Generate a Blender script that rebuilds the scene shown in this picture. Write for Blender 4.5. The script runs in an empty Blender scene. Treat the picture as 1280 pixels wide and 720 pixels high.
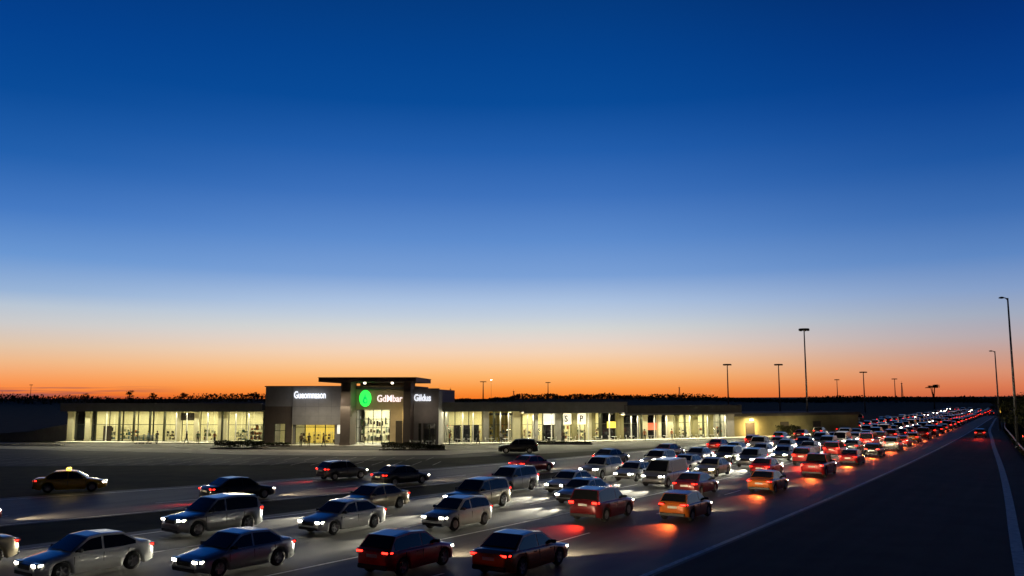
import bpy, bmesh, math, random
from mathutils import Vector, Matrix
random.seed(11)
R = math.radians
S = bpy.context.scene
col = S.collection

# ------------------------------------------------------------------ camera
F = 1100.0; H = 6.5; PITCH = math.atan(138/1100.)
cd = bpy.data.cameras.new('camera'); cam = bpy.data.objects.new('camera', cd); col.objects.link(cam)
cam.location = (0, 0, H); cam.rotation_euler = (math.pi/2 + PITCH, 0, 0)
cd.sensor_width = 36; cd.lens = 36*F/1280; cd.clip_end = 8000; cd.clip_start = .3
S.camera = cam
def ray(x, y):
    dx = (x-640)/F; dy = (360-y)/F
    return dx, math.cos(PITCH)-dy*math.sin(PITCH), math.sin(PITCH)+dy*math.cos(PITCH)
def G(x, y, h=0.0):
    a, b, c = ray(x, y); t = (h-H)/c
    return Vector((a*t, b*t, h))
def D(x, y, Y):
    a, b, c = ray(x, y); t = Y/b
    return Vector((a*t, Y, H+c*t))

# ------------------------------------------------------------------ materials
def newmat(name):
    m = bpy.data.materials.new(name); m.use_nodes = True
    return m, m.node_tree, m.node_tree.nodes['Principled BSDF']
def mat(name, c, rough=.6, metal=0., var=.25, scale=3., spec=.5, bump=0., coat=0., coord='Object', stretch=None):
    m, nt, b = newmat(name)
    b.inputs['Roughness'].default_value = rough; b.inputs['Metallic'].default_value = metal
    b.inputs['Specular IOR Level'].default_value = spec; b.inputs['Coat Weight'].default_value = coat
    tc = nt.nodes.new('ShaderNodeTexCoord'); n = nt.nodes.new('ShaderNodeTexNoise')
    n.inputs['Scale'].default_value = scale; n.inputs['Detail'].default_value = 6; n.inputs['Roughness'].default_value = .65
    src = tc.outputs[coord]
    if stretch:
        mp = nt.nodes.new('ShaderNodeMapping'); mp.inputs['Scale'].default_value = stretch[:3]
        if len(stretch) > 3: mp.inputs['Rotation'].default_value = (0, 0, stretch[3])
        nt.links.new(src, mp.inputs[0]); src = mp.outputs[0]
    nt.links.new(src, n.inputs['Vector'])
    r = nt.nodes.new('ShaderNodeValToRGB')
    lo = [max(0, v*(1-var)) for v in c]; hi = [min(1, v*(1+var)) for v in c]
    r.color_ramp.elements[0].position = .3; r.color_ramp.elements[0].color = (*lo, 1)
    r.color_ramp.elements[1].position = .7; r.color_ramp.elements[1].color = (*hi, 1)
    nt.links.new(n.outputs['Fac'], r.inputs[0]); nt.links.new(r.outputs[0], b.inputs['Base Color'])
    if bump:
        bp = nt.nodes.new('ShaderNodeBump'); bp.inputs['Strength'].default_value = bump; bp.inputs['Distance'].default_value = .02
        n2 = nt.nodes.new('ShaderNodeTexNoise'); n2.inputs['Scale'].default_value = scale*12; nt.links.new(tc.outputs[coord], n2.inputs['Vector'])
        nt.links.new(n2.outputs['Fac'], bp.inputs['Height']); nt.links.new(bp.outputs[0], b.inputs['Normal'])
    return m
def emit(name, c, s, base=None):
    m, nt, b = newmat(name)
    b.inputs['Base Color'].default_value = (*(base or c), 1); b.inputs['Roughness'].default_value = .25
    b.inputs['Emission Color'].default_value = (*c, 1); b.inputs['Emission Strength'].default_value = s
    return m
def glass_mat(name, tint=(.93, .95, .9), fac=.12):
    m = bpy.data.materials.new(name); m.use_nodes = True; nt = m.node_tree; nt.nodes.clear()
    o = nt.nodes.new('ShaderNodeOutputMaterial'); t = nt.nodes.new('ShaderNodeBsdfTransparent'); g = nt.nodes.new('ShaderNodeBsdfGlossy')
    x = nt.nodes.new('ShaderNodeMixShader'); t.inputs[0].default_value = (*tint, 1); g.inputs['Roughness'].default_value = .03
    x.inputs[0].default_value = fac
    nt.links.new(t.outputs[0], x.inputs[1]); nt.links.new(g.outputs[0], x.inputs[2]); nt.links.new(x.outputs[0], o.inputs[0])
    return m

def asphalt(name, c, rough=.75, spec=.35, ang=R(-31)):
    m, nt, b = newmat(name)
    b.inputs['Roughness'].default_value = rough; b.inputs['Specular IOR Level'].default_value = spec
    L = nt.links
    tc = nt.nodes.new('ShaderNodeTexCoord')
    def noise(scale, det, src): 
        n = nt.nodes.new('ShaderNodeTexNoise'); n.inputs['Scale'].default_value = scale; n.inputs['Detail'].default_value = det
        L.new(src, n.inputs['Vector']); return n
    mp = nt.nodes.new('ShaderNodeMapping'); mp.vector_type = 'TEXTURE'; mp.inputs['Rotation'].default_value = (0, 0, ang)
    mp.inputs['Scale'].default_value = (1, 30, 1)
    L.new(tc.outputs['Object'], mp.inputs[0])
    a = noise(.9, 5, mp.outputs[0]); f = noise(38, 3, tc.outputs['Object']); g = noise(.35, 6, tc.outputs['Object'])
    def mth(op, x, y):
        q = nt.nodes.new('ShaderNodeMath'); q.operation = op
        for i, v in enumerate((x, y)):
            if isinstance(v, (int, float)): q.inputs[i].default_value = v
            else: L.new(v, q.inputs[i])
        return q.outputs[0]
    s = mth('ADD', mth('MULTIPLY', a.outputs['Fac'], .45), mth('ADD', mth('MULTIPLY', f.outputs['Fac'], .3), mth('MULTIPLY', g.outputs['Fac'], .35)))
    r = nt.nodes.new('ShaderNodeValToRGB'); r.color_ramp.elements[0].position = .38; r.color_ramp.elements[1].position = .72
    r.color_ramp.elements[0].position = .42; r.color_ramp.elements[1].position = .66; r.color_ramp.elements[0].color = (*[v*.45 for v in c], 1); r.color_ramp.elements[1].color = (*[v*1.6 for v in c], 1)
    L.new(s, r.inputs[0]); L.new(r.outputs[0], b.inputs['Base Color'])
    bp = nt.nodes.new('ShaderNodeBump'); bp.inputs['Strength'].default_value = .5; bp.inputs['Distance'].default_value = .01
    L.new(f.outputs['Fac'], bp.inputs['Height']); L.new(bp.outputs[0], b.inputs['Normal'])
    return m

M = dict(
    road=asphalt('asphalt_road', (.055, .052, .048), .62, .45), shoulder=asphalt('asphalt_shoulder', (.024, .024, .023), .85, .2),
    lot=asphalt('asphalt_lot', (.05, .046, .042), .8, .25, R(90)), apron=mat('apron_concrete', (.40, .37, .33), .8, var=.2, scale=.6, bump=.3),
    walk=mat('walk_concrete', (.5, .48, .42), .8, var=.15, scale=.8), grass=mat('dry_grass', (.028, .03, .016), .95, var=.5, scale=.35, spec=.1, bump=.8),
    hill=mat('hill_soil', (.02, .022, .015), 1, var=.5, scale=.02, spec=0), paint_line=mat('line_paint', (.78, .75, .70), .7, var=.35, scale=2.5),
    kerb=mat('kerb_concrete', (.32, .31, .28), .85, var=.2, scale=1.), cream=mat('cream_wall', (.66, .60, .40), .8, var=.08, scale=.7),
    cream2=mat('pale_pilaster', (.68, .64, .44), .7, var=.08, scale=1.5), fascia=mat('grey_fascia', (.16, .16, .17), .6, var=.15, scale=.8),
    roofing=mat('roof_membrane', (.06, .06, .065), .9, var=.2, scale=.5), bronze=mat('dark_bronze', (.05, .04, .032), .5, .3, var=.15),
    stucco=mat('grey_stucco', (.26, .25, .245), .85, var=.1, scale=1.2, bump=.2), brownpanel=mat('brown_panel', (.11, .085, .07), .7, var=.15, scale=1.),
    tan=mat('tan_panel', (.34, .27, .17), .75, var=.12, scale=1.), wood=mat('canopy_brown', (.13, .08, .055), .6, var=.2, scale=1.),
    mull=mat('mullion_metal', (.06, .065, .045), .4, .4, var=.1), darkglass=mat('dark_glass', (.012, .014, .018), .08, var=.1, spec=.6),
    glass=glass_mat('shop_glass'), olive=mat('olive_render', (.22, .20, .10), .85, var=.15, scale=.6), blackm=mat('black_plastic', (.012, .012, .013), .5, var=.2),
    steel=mat('galvanised_steel', (.2, .2, .21), .45, .7, var=.15), chrome=mat('chrome', (.6, .6, .6), .15, 1., var=.05),
    tyre=mat('tyre_rubber', (.012, .012, .012), .85, var=.2), rim=mat('alloy_rim', (.4, .4, .42), .3, .8, var=.1),
    carglass=mat('car_glass', (.01, .011, .013), .05, var=.1, spec=.7), plate=mat('number_plate', (.6, .6, .55), .5, var=.1),
    headoff=mat('lamp_lens_clear', (.35, .36, .38), .1, var=.1), tailoff=mat('lamp_lens_red', (.25, .01, .01), .15, var=.1),
    head=emit('headlamp_lit', (1, .93, .74), 45.), tail=emit('tail_lamp_lit', (1, .018, .010), 8.), amber=emit('amber_lamp_lit', (1, .38, .05), 26.),
    leaf=mat('leaf_dark', (.035, .045, .02), .8, var=.5, scale=1.5, spec=.2), leaf2=mat('leaf_olive', (.055, .06, .025), .8, var=.5, scale=1.5, spec=.2),
    bark=mat('bark', (.06, .045, .03), .9, var=.3, scale=6), sign=emit('sign_white_lit', (.88, .92, 1), 1.15), signpink=emit('sign_warm_white_lit', (1, .86, .88), 1.1),
    green=emit('sign_green_lit', (.04, 1, .10), 1.15), greend=emit('sign_deep_green_lit', (.0, .42, .10), .8), ink=mat('sign_ink', (.04, .035, .03), .6, var=.1),
    board=emit('poster_lightbox', (1, .96, .78), .9), lampface=emit('ceiling_lamp_lit', (1, .95, .7), 6.), streetlit=emit('street_lamp_lit', (1, .85, .55), 30.),
    goods1=mat('goods_blue', (.05, .13, .2), .6, var=.3, scale=5), goods2=mat('goods_brown', (.12, .06, .03), .6, var=.3, scale=5), goods3=mat('goods_orange', (.5, .14, .04), .6, var=.3, scale=5),
    goods4=mat('goods_dark', (.03, .025, .03), .6, var=.3, scale=5), goods5=mat('goods_white', (.65, .63, .55), .6, var=.1, scale=5), goods6=mat('goods_green', (.05, .12, .05), .6, var=.3, scale=5),
    white=mat('white_metal', (.75, .74, .7), .5, var=.05), skin=mat('skin', (.42, .24, .16), .6, var=.05), hair=mat('hair', (.03, .02, .015), .7, var=.2),
    yellowpost=mat('yellow_plastic', (.7, .45, .03), .5, var=.1), redrefl=emit('red_reflector_glow', (1, .06, .04), 3.), plantr=mat('terracotta', (.3, .12, .06), .8, var=.2))
PAINT = {}
for n, c, mt in (('white', (.72, .72, .70), 0), ('silver', (.42, .43, .44), .6), ('grey', (.12, .125, .13), .5), ('black', (.012, .012, .014), .2), ('red', (.42, .015, .012), .1),
                 ('dark blue', (.02, .04, .11), .3), ('beige', (.42, .36, .25), .3), ('maroon', (.14, .012, .014), .2), ('yellow', (.75, .42, .02), 0), ('orange', (.6, .14, .015), .1)):
    PAINT[n] = mat(n.replace(' ', '_')+'_car_paint', c, .32, mt, var=.06, scale=2., coat=.8)

# ------------------------------------------------------------------ mesh builder
class MB:
    def __init__(s, X=None): s.v = []; s.f = []; s.m = []; s.sm = []; s.X = X
    def add(s, vs, fs, mi=0, smooth=False):
        o = len(s.v); s.v += [tuple(s.X @ Vector(p)) if s.X else tuple(p) for p in vs]
        for f in fs: s.f.append([i+o for i in f]); s.m.append(mi); s.sm.append(smooth)
    def box(s, x0, x1, y0, y1, z0, z1, mi=0):
        v = [(x, y, z) for x in (x0, x1) for y in (y0, y1) for z in (z0, z1)]
        s.add(v, [(0, 1, 3, 2), (4, 6, 7, 5), (0, 4, 5, 1), (2, 3, 7, 6), (0, 2, 6, 4), (1, 5, 7, 3)], mi)
    def cbox(s, x0, x1, y0, y1, z0, z1, b=.02, mi=0):
        # box with chamfered vertical outline (all twelve edges softened through three rings)
        def ring(i, z): 
            a, c, d, e = x0+i, x1-i, y0+i, y1-i
            return [(a+b, d, z), (c-b, d, z), (c, d+b, z), (c, e-b, z), (c-b, e, z), (a+b, e, z), (a, e-b, z), (a, d+b, z)]
        rs = [ring(b*.8, z0), ring(0, z0+b), ring(0, z1-b), ring(b*.8, z1)]
        v = [p for r in rs for p in r]; f = [(7, 6, 5, 4, 3, 2, 1, 0), tuple(range(24, 32))]
        for k in range(3):
            for i in range(8): f.append((k*8+i, k*8+(i+1) % 8, k*8+8+(i+1) % 8, k*8+8+i))
        s.add(v, f, mi)
    def tube(s, pts, rad, n=8, mi=0, cap=True):
        pts = [Vector(p) for p in pts]; rad = rad if isinstance(rad, (list, tuple)) else [rad]*len(pts)
        v = []; f = []
        for i, p in enumerate(pts):
            t = (pts[min(i+1, len(pts)-1)]-pts[max(i-1, 0)]).normalized()
            a = t.cross(Vector((0, 0, 1)) if abs(t.z) < .9 else Vector((1, 0, 0))).normalized(); b = t.cross(a)
            for k in range(n):
                an = 2*math.pi*k/n; v.append(p+(a*math.cos(an)+b*math.sin(an))*rad[i])
        for i in range(len(pts)-1):
            for k in range(n): f.append((i*n+k, i*n+(k+1) % n, (i+1)*n+(k+1) % n, (i+1)*n+k))
        s.add(v, f, mi, True)
        if cap: 
            o = len(s.v)-len(v); s.f.append([o+k for k in range(n)][::-1]); s.f.append([o+len(v)-n+k for k in range(n)]); s.m += [mi, mi]; s.sm += [False, False]
    def lathe(s, prof, c=(0, 0, 0), n=16, axis='z', mi=0, smooth=True):
        v = []; f = []
        for r, h in prof:
            for k in range(n):
                a = 2*math.pi*k/n; p = (r*math.cos(a), r*math.sin(a), h)
                if axis == 'y': p = (p[0], h, p[1])
                if axis == 'x': p = (h, p[0], p[1])
                v.append((p[0]+c[0], p[1]+c[1], p[2]+c[2]))
        for i in range(len(prof)-1):
            for k in range(n): f.append((i*n+k, i*n+(k+1) % n, (i+1)*n+(k+1) % n, (i+1)*n+k))
        s.add(v, f, mi, smooth)
    def ribbon(s, A, B, z, mi=0):
        v = []
        for a, b in zip(A, B): v += [(a[0], a[1], z), (b[0], b[1], z)]
        s.add(v, [(2*i, 2*i+1, 2*i+3, 2*i+2) for i in range(len(A)-1)], mi)
    def prism(s, poly, z0, z1, mi=0):
        n = len(poly); v = [(p[0], p[1], z0) for p in poly]+[(p[0], p[1], z1) for p in poly]
        s.add(v, [tuple(range(n))[::-1], tuple(range(n, 2*n))]+[(i, (i+1) % n, n+(i+1) % n, n+i) for i in range(n)], mi)
    def build(s, name, mats, parent=None, **kw):
        me = bpy.data.meshes.new(name); me.from_pydata(s.v, [], s.f)
        if not isinstance(mats, (list, tuple)): mats = [mats]
        for m in mats: me.materials.append(m)
        me.polygons.foreach_set('material_index', s.m); me.polygons.foreach_set('use_smooth', s.sm)
        bm = bmesh.new(); bm.from_mesh(me); bmesh.ops.recalc_face_normals(bm, faces=bm.faces); bm.to_mesh(me); bm.free()
        me.update(); o = bpy.data.objects.new(name, me); col.objects.link(o)
        if parent: o.parent = parent
        tag(o, **kw); return o
def tag(o, label=None, cat=None, group=None, kind=None):
    if label: o['label'] = label
    if cat: o['category'] = cat
    if group: o['group'] = group
    if kind: o['kind'] = kind
    return o
def empty(name, loc, rz=0, **kw):
    o = bpy.data.objects.new(name, None); col.objects.link(o); o.location = loc; o.rotation_euler = (0, 0, rz); o.empty_display_size = .3
    return tag(o, **kw)
def kids(o): return [c for c in list(col.objects) if c.parent is o]
KC = {}
def copy_tree(o, parent=None, first=True):
    c = o.copy(); col.objects.link(c); c.parent = parent
    if o.name not in KC: KC[o.name] = kids(o)
    for ch in KC[o.name]: copy_tree(ch, c, False)
    if first:
        for k in ('label', 'group'):
            if k in c: del c[k]
    return c
ORD = ['nearest', 'second', 'third', 'fourth', 'fifth', 'sixth', 'seventh', 'eighth', 'ninth', 'tenth', 'eleventh', 'twelfth', 'thirteenth', 'fourteenth', 'fifteenth',
       'sixteenth', 'seventeenth', 'eighteenth', 'nineteenth', 'twentieth']
ORD += ['twenty-'+w for w in ['first', 'second', 'third', 'fourth', 'fifth', 'sixth', 'seventh', 'eighth', 'ninth']]+['thirtieth']
ORD += ['thirty-'+w for w in ['first', 'second', 'third', 'fourth', 'fifth', 'sixth', 'seventh', 'eighth', 'ninth']]+['fortieth']+['forty-'+w for w in ['first', 'second', 'third', 'fourth', 'fifth', 'sixth']]

# ------------------------------------------------------------------ road paths
def polyfit3(pts):
    # least squares cubic x(y), solved by plain Gaussian elimination on scaled y
    n = 4; sc = 100.; A = [[0.]*(n+1) for _ in range(n)]
    for x, y in pts:
        p = [(y/sc)**k for k in range(n)]
        for i in range(n):
            for j in range(n): A[i][j] += p[i]*p[j]
            A[i][n] += p[i]*x
    for i in range(n):
        pv = max(range(i, n), key=lambda r: abs(A[r][i])); A[i], A[pv] = A[pv], A[i]
        for r in range(n):
            if r != i:
                q = A[r][i]/A[i][i]
                for c in range(i, n+1): A[r][c] -= q*A[i][c]
    co = [A[i][n]/A[i][i] for i in range(n)]
    return lambda y: sum(co[k]*(y/sc)**k for k in range(n))
pa = [G(x, y, .8) for x, y in [(345, 720), (640, 657), (890, 597), (1000, 568), (1100, 550), (1170, 530), (1200, 520), (1235, 513)]]
fa_ = polyfit3([(p.x, p.y) for p in pa])
def fa(y):
    if y < 22: return fa_(22)+(y-22)*(fa_(23)-fa_(22))
    if y > 420: return fa_(420)+(y-420)*(fa_(420)-fa_(419))
    return fa_(y)
def onA(y, off):
    d = (fa(y+.5)-fa(y-.5)); t = Vector((d, 1, 0)).normalized(); n = Vector((t.y, -t.x, 0))
    return Vector((fa(y), y, 0))+n*off, t
def lerp(tab, y):
    if y <= tab[0][0]: 
        (a, b), (c, d) = tab[0], tab[1]; return b+(y-a)*(d-b)/(c-a)*.8
    for (a, b), (c, d) in zip(tab, tab[1:]):
        if y <= c:
            t = (y-a)/(c-a); return b+(d-b)*t
    return tab[-1][1]
OFF = {'A': [(20, 0), (500, 0)], 'B': [(20, 3.8), (500, 3.6)],
       'W1': [(30, -5.4), (60, -4.2), (100, -3.7), (500, -3.6)],
       'W2': [(30, -9.6), (60, -7.9), (100, -7.1), (140, -6.8), (500, -6.6)],
       'W3': [(30, -14.8), (58, -11.6), (86, -10.4), (120, -10.0), (500, -9.8)],
       'F2': [(34, -26.8), (46, -23.5), (68, -19.2), (90, -16.0), (120, -14), (180, -13), (500, -13)],
       'F1': [(38, -35.), (50, -30.3), (66, -26.), (91, -21.0), (120, -18), (180, -16.6), (500, -16.6)]}
def sm(tab, y): return sum(lerp(tab, y+k) for k in (-12, -6, 0, 6, 12))/5
def lane(name, y): return onA(y, sm(OFF[name], y))
def edge(name, extra, y0, y1, st=4.):
    out = []; y = y0
    while y <= y1+.01: out.append(onA(y, sm(OFF[name], y)+extra)[0]); y += st
    return out

# ------------------------------------------------------------------ ground and roads
def struct(name, mb, m): return mb.build(name, m, kind='structure')
g = MB(); N = 46
import itertools
def gz(x, y):
    # flat around the road and shops, low ridge in the distance
    if y < 330: return 0.
    d = min(1, (y-330)/260.); s = d*d*(3-2*d)
    return s*(5.0+1.0*math.sin(x*.011+1.)+.6*math.sin(x*.031)+ (2.6*max(0, min(1, (x-330)/160.))))
xs = [-3000, -1500, -900, -600]+[-500+25*i for i in range(61)]+[1200, 1600, 3000]; ys = [-200, -50, 0, 60, 120, 200, 330]+[350+20*i for i in range(18)]+[900, 1500, 3500]
v = [(x, y, gz(x, y)-.02) for y in ys for x in xs]; nx = len(xs)
g.add(v, [(j*nx+i, j*nx+i+1, (j+1)*nx+i+1, (j+1)*nx+i) for j in range(len(ys)-1) for i in range(nx-1)], 0, True)
struct('ground', g, M['grass'])
# asphalt of the highway (A,B,W lanes) up to the white edge line
r = MB(); r.ribbon(edge('W3', -3.0, -16, 520), edge('B', 4.9, -16, 520), .004); struct('highway', r, M['road'])
RL = [(20, 22.6), (44, 20.1), (57, 19.2), (81, 17.5), (126, 14.4), (188, 11.3), (300, 9.6), (520, 9.4)]
OFF['RL'] = RL
r = MB(); r.ribbon(edge('B', 4.9, -16, 520), edge('RL', 2.2, -16, 520), .005); struct('shoulder', r, M['shoulder'])
r = MB(); r.ribbon(edge('F1', -3.2, 4, 170), edge('F2', 2.4, 4, 170), .004)
r.ribbon(edge('F1', -3.2, 170, 520), edge('W3', -3.0, 170, 520), .003); struct('far_carriageway', r, M['road'])
ln = MB()
def stripe(name, off, w, y0, y1, mb, z=.010): mb.ribbon(edge(name, off-w/2, y0, y1, 2.), edge(name, off+w/2, y0, y1, 2.), z)
stripe('B', 4.6, .26, -10, 300, ln); stripe('RL', 0, .48, -10, 300, ln); stripe('W3', -2.0, .15, -10, 300, ln); stripe('W1', 2.0, .14, -10, 300, ln)
stripe('F2', 1.9, .14, 4, 250, ln); stripe('F1', -1.9, .14, 4, 250, ln)
def dashes(name, off, mb, y0=12, y1=210):
    y = y0
    while y < y1: mb.ribbon(edge(name, off-.065, y, y+3, 1.5), edge(name, off+.065, y, y+3, 1.5), .010); y += 10
for nm, of in (('A', 1.9), ('W1', -1.9), ('W2', -1.8), ('F2', -2.0)): dashes(nm, of, ln)
struct('lane_markings', ln, M['paint_line'])

# shopping-centre lot, apron, pavement
def gp(pts): return [G(x, y) for x, y in pts]
lot = MB()
far_edge = gp([(-420, 551), (-200, 551.5), (0, 552.5), (200, 554), (330, 556), (548, 556.5), (700, 552), (880, 547.5), (1000, 545), (1090, 541)])
near_edge = gp([(-420, 592), (-200, 588), (0, 583), (200, 582), (330, 581), (548, 573), (700, 566), (880, 556), (1000, 548), (1090, 542)])
lot.ribbon([p for p in far_edge], [p for p in near_edge], .002); struct('parking_lot', lot, M['lot'])
ap = MB(); ap.ribbon(gp([(-300, 558.4), (0, 557.6), (200, 560.3), (330, 562.), (450, 563.), (560, 563), (640, 561.4)]), gp([(-300, 561.5), (0, 561.), (200, 565.5), (330, 569.), (450, 570.), (560, 568.5), (640, 563)]), .010)
struct('access_road', ap, M['apron'])

bm_ = MB()
for row, (ya, yb) in enumerate(((571.5, 575.5), (577., 581.))):
    for i in range(34):
        px = -250+i*24+row*9
        if px > 560: break
        a0 = G(px, ya); b0 = a0+Vector((-.4, -5.0, 0)); bm_.ribbon([a0+Vector((-.06, 0, 0)), b0+Vector((-.06, 0, 0))], [a0+Vector((.06, 0, 0)), b0+Vector((.06, 0, 0))], .008)
struct('parking_bay_markings', bm_, mat('worn_bay_paint', (.3, .28, .24), .8, var=.6, scale=2.))
# ------------------------------------------------------------------ world
w = bpy.data.worlds.new('World'); S.world = w; w.use_nodes = True; nt = w.node_tree; nt.nodes.clear(); L = nt.links
out = nt.nodes.new('ShaderNodeOutputWorld'); tc = nt.nodes.new('ShaderNodeTexCoord'); sp = nt.nodes.new('ShaderNodeSeparateXYZ')
L.new(tc.outputs['Generated'], sp.inputs[0])
def lin(c): return tuple(((v/255.)/12.92 if v/255. <= .04045 else ((v/255.+.055)/1.055)**2.4) for v in c)
def ele(y): a, b, c = ray(640, y); return c/math.sqrt(a*a+b*b+c*c)
def ramp(stops):
    r = nt.nodes.new('ShaderNodeValToRGB'); r.color_ramp.interpolation = 'EASE' if 0 else 'LINEAR'
    st = sorted((max(0, min(1, ele(y)/.62+.02)), c) for y, c in stops); st.append((.97, (2, 22, 60)))
    els = r.color_ramp.elements
    els[0].position = st[0][0]; els[0].color = (*lin(st[0][1]), 1); els[1].position = st[-1][0]; els[1].color = (*lin(st[-1][1]), 1)
    for p, c in st[1:-1]: e = els.new(p); e.color = (*lin(c), 1)
    L.new(ma.outputs[0], r.inputs[0]); return r
ma = nt.nodes.new('ShaderNodeMath'); ma.operation = 'MULTIPLY_ADD'; ma.inputs[1].default_value = 1/.62; ma.inputs[2].default_value = .02
L.new(sp.outputs['Z'], ma.inputs[0])
SKY_C = [(510, (225, 92, 28)), (498, (247, 122, 36)), (486, (252, 152, 66)), (470, (253, 182, 110)), (455, (250, 200, 150)), (440, (243, 211, 183)), (425, (229, 214, 203)), (410, (212, 214, 213)), (395, (192, 205, 221)), (378, (172, 194, 224)),
         (345, (122, 160, 214)), (300, (92, 139, 205)), (245, (60, 113, 188)), (190, (32, 93, 172)), (130, (4, 74, 152)), (70, (0, 66, 142)), (5, (0, 58, 128))]
SKY_R = [(510, (160, 66, 44)), (497, (204, 98, 68)), (484, (218, 122, 84)), (468, (216, 144, 114)), (450, (200, 156, 142)), (430, (182, 168, 172)), (405, (160, 170, 190)), (378, (132, 158, 200)),
         (340, (92, 134, 194)), (290, (58, 108, 178)), (230, (26, 84, 160)), (160, (4, 64, 142)), (90, (0, 52, 126)), (10, (0, 40, 104))]
SKY_L = [(510, (140, 44, 28)), (497, (215, 84, 42)), (488, (252, 136, 62)), (474, (248, 160, 98)), (458, (240, 182, 134)), (440, (226, 196, 168)), (416, (204, 202, 202)), (396, (184, 197, 212)), (380, (150, 178, 214)),
         (340, (104, 150, 210)), (290, (66, 120, 194)), (230, (30, 94, 172)), (160, (4, 74, 152)), (90, (0, 64, 142)), (10, (0, 54, 126))]
rc, rr, rl = ramp(SKY_C), ramp(SKY_R), ramp(SKY_L)
at = nt.nodes.new('ShaderNodeMath'); at.operation = 'ARCTAN2'; L.new(sp.outputs['X'], at.inputs[0]); L.new(sp.outputs['Y'], at.inputs[1])
def mrange(a, b):
    n = nt.nodes.new('ShaderNodeMapRange'); n.interpolation_type = 'SMOOTHSTEP'; n.inputs['From Min'].default_value = a; n.inputs['From Max'].default_value = b
    L.new(at.outputs[0], n.inputs['Value']); return n
mr = mrange(R(2), R(32)); ml = mrange(R(-8), R(-34))
def mixc(f, a, b):
    n = nt.nodes.new('ShaderNodeMix'); n.data_type = 'RGBA'; L.new(f.outputs[0], n.inputs[0]); L.new(a, n.inputs[6]); L.new(b, n.inputs[7]); return n.outputs[2]
c1 = mixc(mr, rc.outputs[0], rr.outputs[0]); c2 = mixc(ml, c1, rl.outputs[0])
sky = nt.nodes.new('ShaderNodeTexSky'); sky.sky_type = 'NISHITA'; sky.sun_disc = False; sky.sun_elevation = R(-3); sky.sun_rotation = R(-6)
# thin bands of low mauve cloud over the left horizon
mpc = nt.nodes.new('ShaderNodeMapping'); mpc.inputs['Scale'].default_value = (9, 9, 260); L.new(tc.outputs['Generated'], mpc.inputs[0])
ncl = nt.nodes.new('ShaderNodeTexNoise'); ncl.inputs['Scale'].default_value = 1.; ncl.inputs['Detail'].default_value = 4; L.new(mpc.outputs[0], ncl.inputs['Vector'])
def mr_(src, a, b, c=0., d=1.):
    n = nt.nodes.new('ShaderNodeMapRange'); n.interpolation_type = 'SMOOTHSTEP'
    for k, v in zip(('From Min', 'From Max', 'To Min', 'To Max'), (a, b, c, d)): n.inputs[k].default_value = v
    L.new(src, n.inputs['Value']); return n.outputs[0]
def mu(a, b):
    n = nt.nodes.new('ShaderNodeMath'); n.operation = 'MULTIPLY'; L.new(a, n.inputs[0])
    if isinstance(b, float): n.inputs[1].default_value = b
    else: L.new(b, n.inputs[1])
    return n
cm = mu(mu(mr_(ncl.outputs['Fac'], .47, .62), mr_(sp.outputs['Z'], ele(481), ele(489))).outputs[0], mr_(at.outputs[0], R(-19), R(-27)))
c2 = mixc(mu(cm.outputs[0], .8), c2, (rgbn := nt.nodes.new('ShaderNodeRGB')).outputs[0]); rgbn.outputs[0].default_value = (*lin((140, 84, 88)), 1)
b1 = nt.nodes.new('ShaderNodeBackground'); L.new(c2, b1.inputs[0])
# the sky opposite the sunset, behind the camera, and the zenith are already night dark
mb_ = nt.nodes.new('ShaderNodeMapRange'); mb_.interpolation_type = 'SMOOTHSTEP'; mb_.inputs['From Min'].default_value = .77; mb_.inputs['From Max'].default_value = -.1
mb_.inputs['To Min'].default_value = 1.; mb_.inputs['To Max'].default_value = .06; L.new(sp.outputs['Y'], mb_.inputs['Value']); L.new(mb_.outputs[0], b1.inputs[1])
b2 = nt.nodes.new('ShaderNodeBackground'); L.new(sky.outputs[0], b2.inputs[0]); b2.inputs[1].default_value = .01
ad = nt.nodes.new('ShaderNodeAddShader'); L.new(b1.outputs[0], ad.inputs[0]); L.new(b2.outputs[0], ad.inputs[1]); L.new(ad.outputs[0], out.inputs[0])
sl = bpy.data.lights.new('sun', 'SUN'); sl.energy = .02; sl.angle = R(3); sl.color = (1, .6, .35); so = bpy.data.objects.new('sun', sl); col.objects.link(so)
so.rotation_euler = (R(-88), 0, R(6))
S.view_settings.view_transform = 'Standard'; S.view_settings.look = 'None'; S.view_settings.exposure = 0; S.view_settings.gamma = 1

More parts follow.
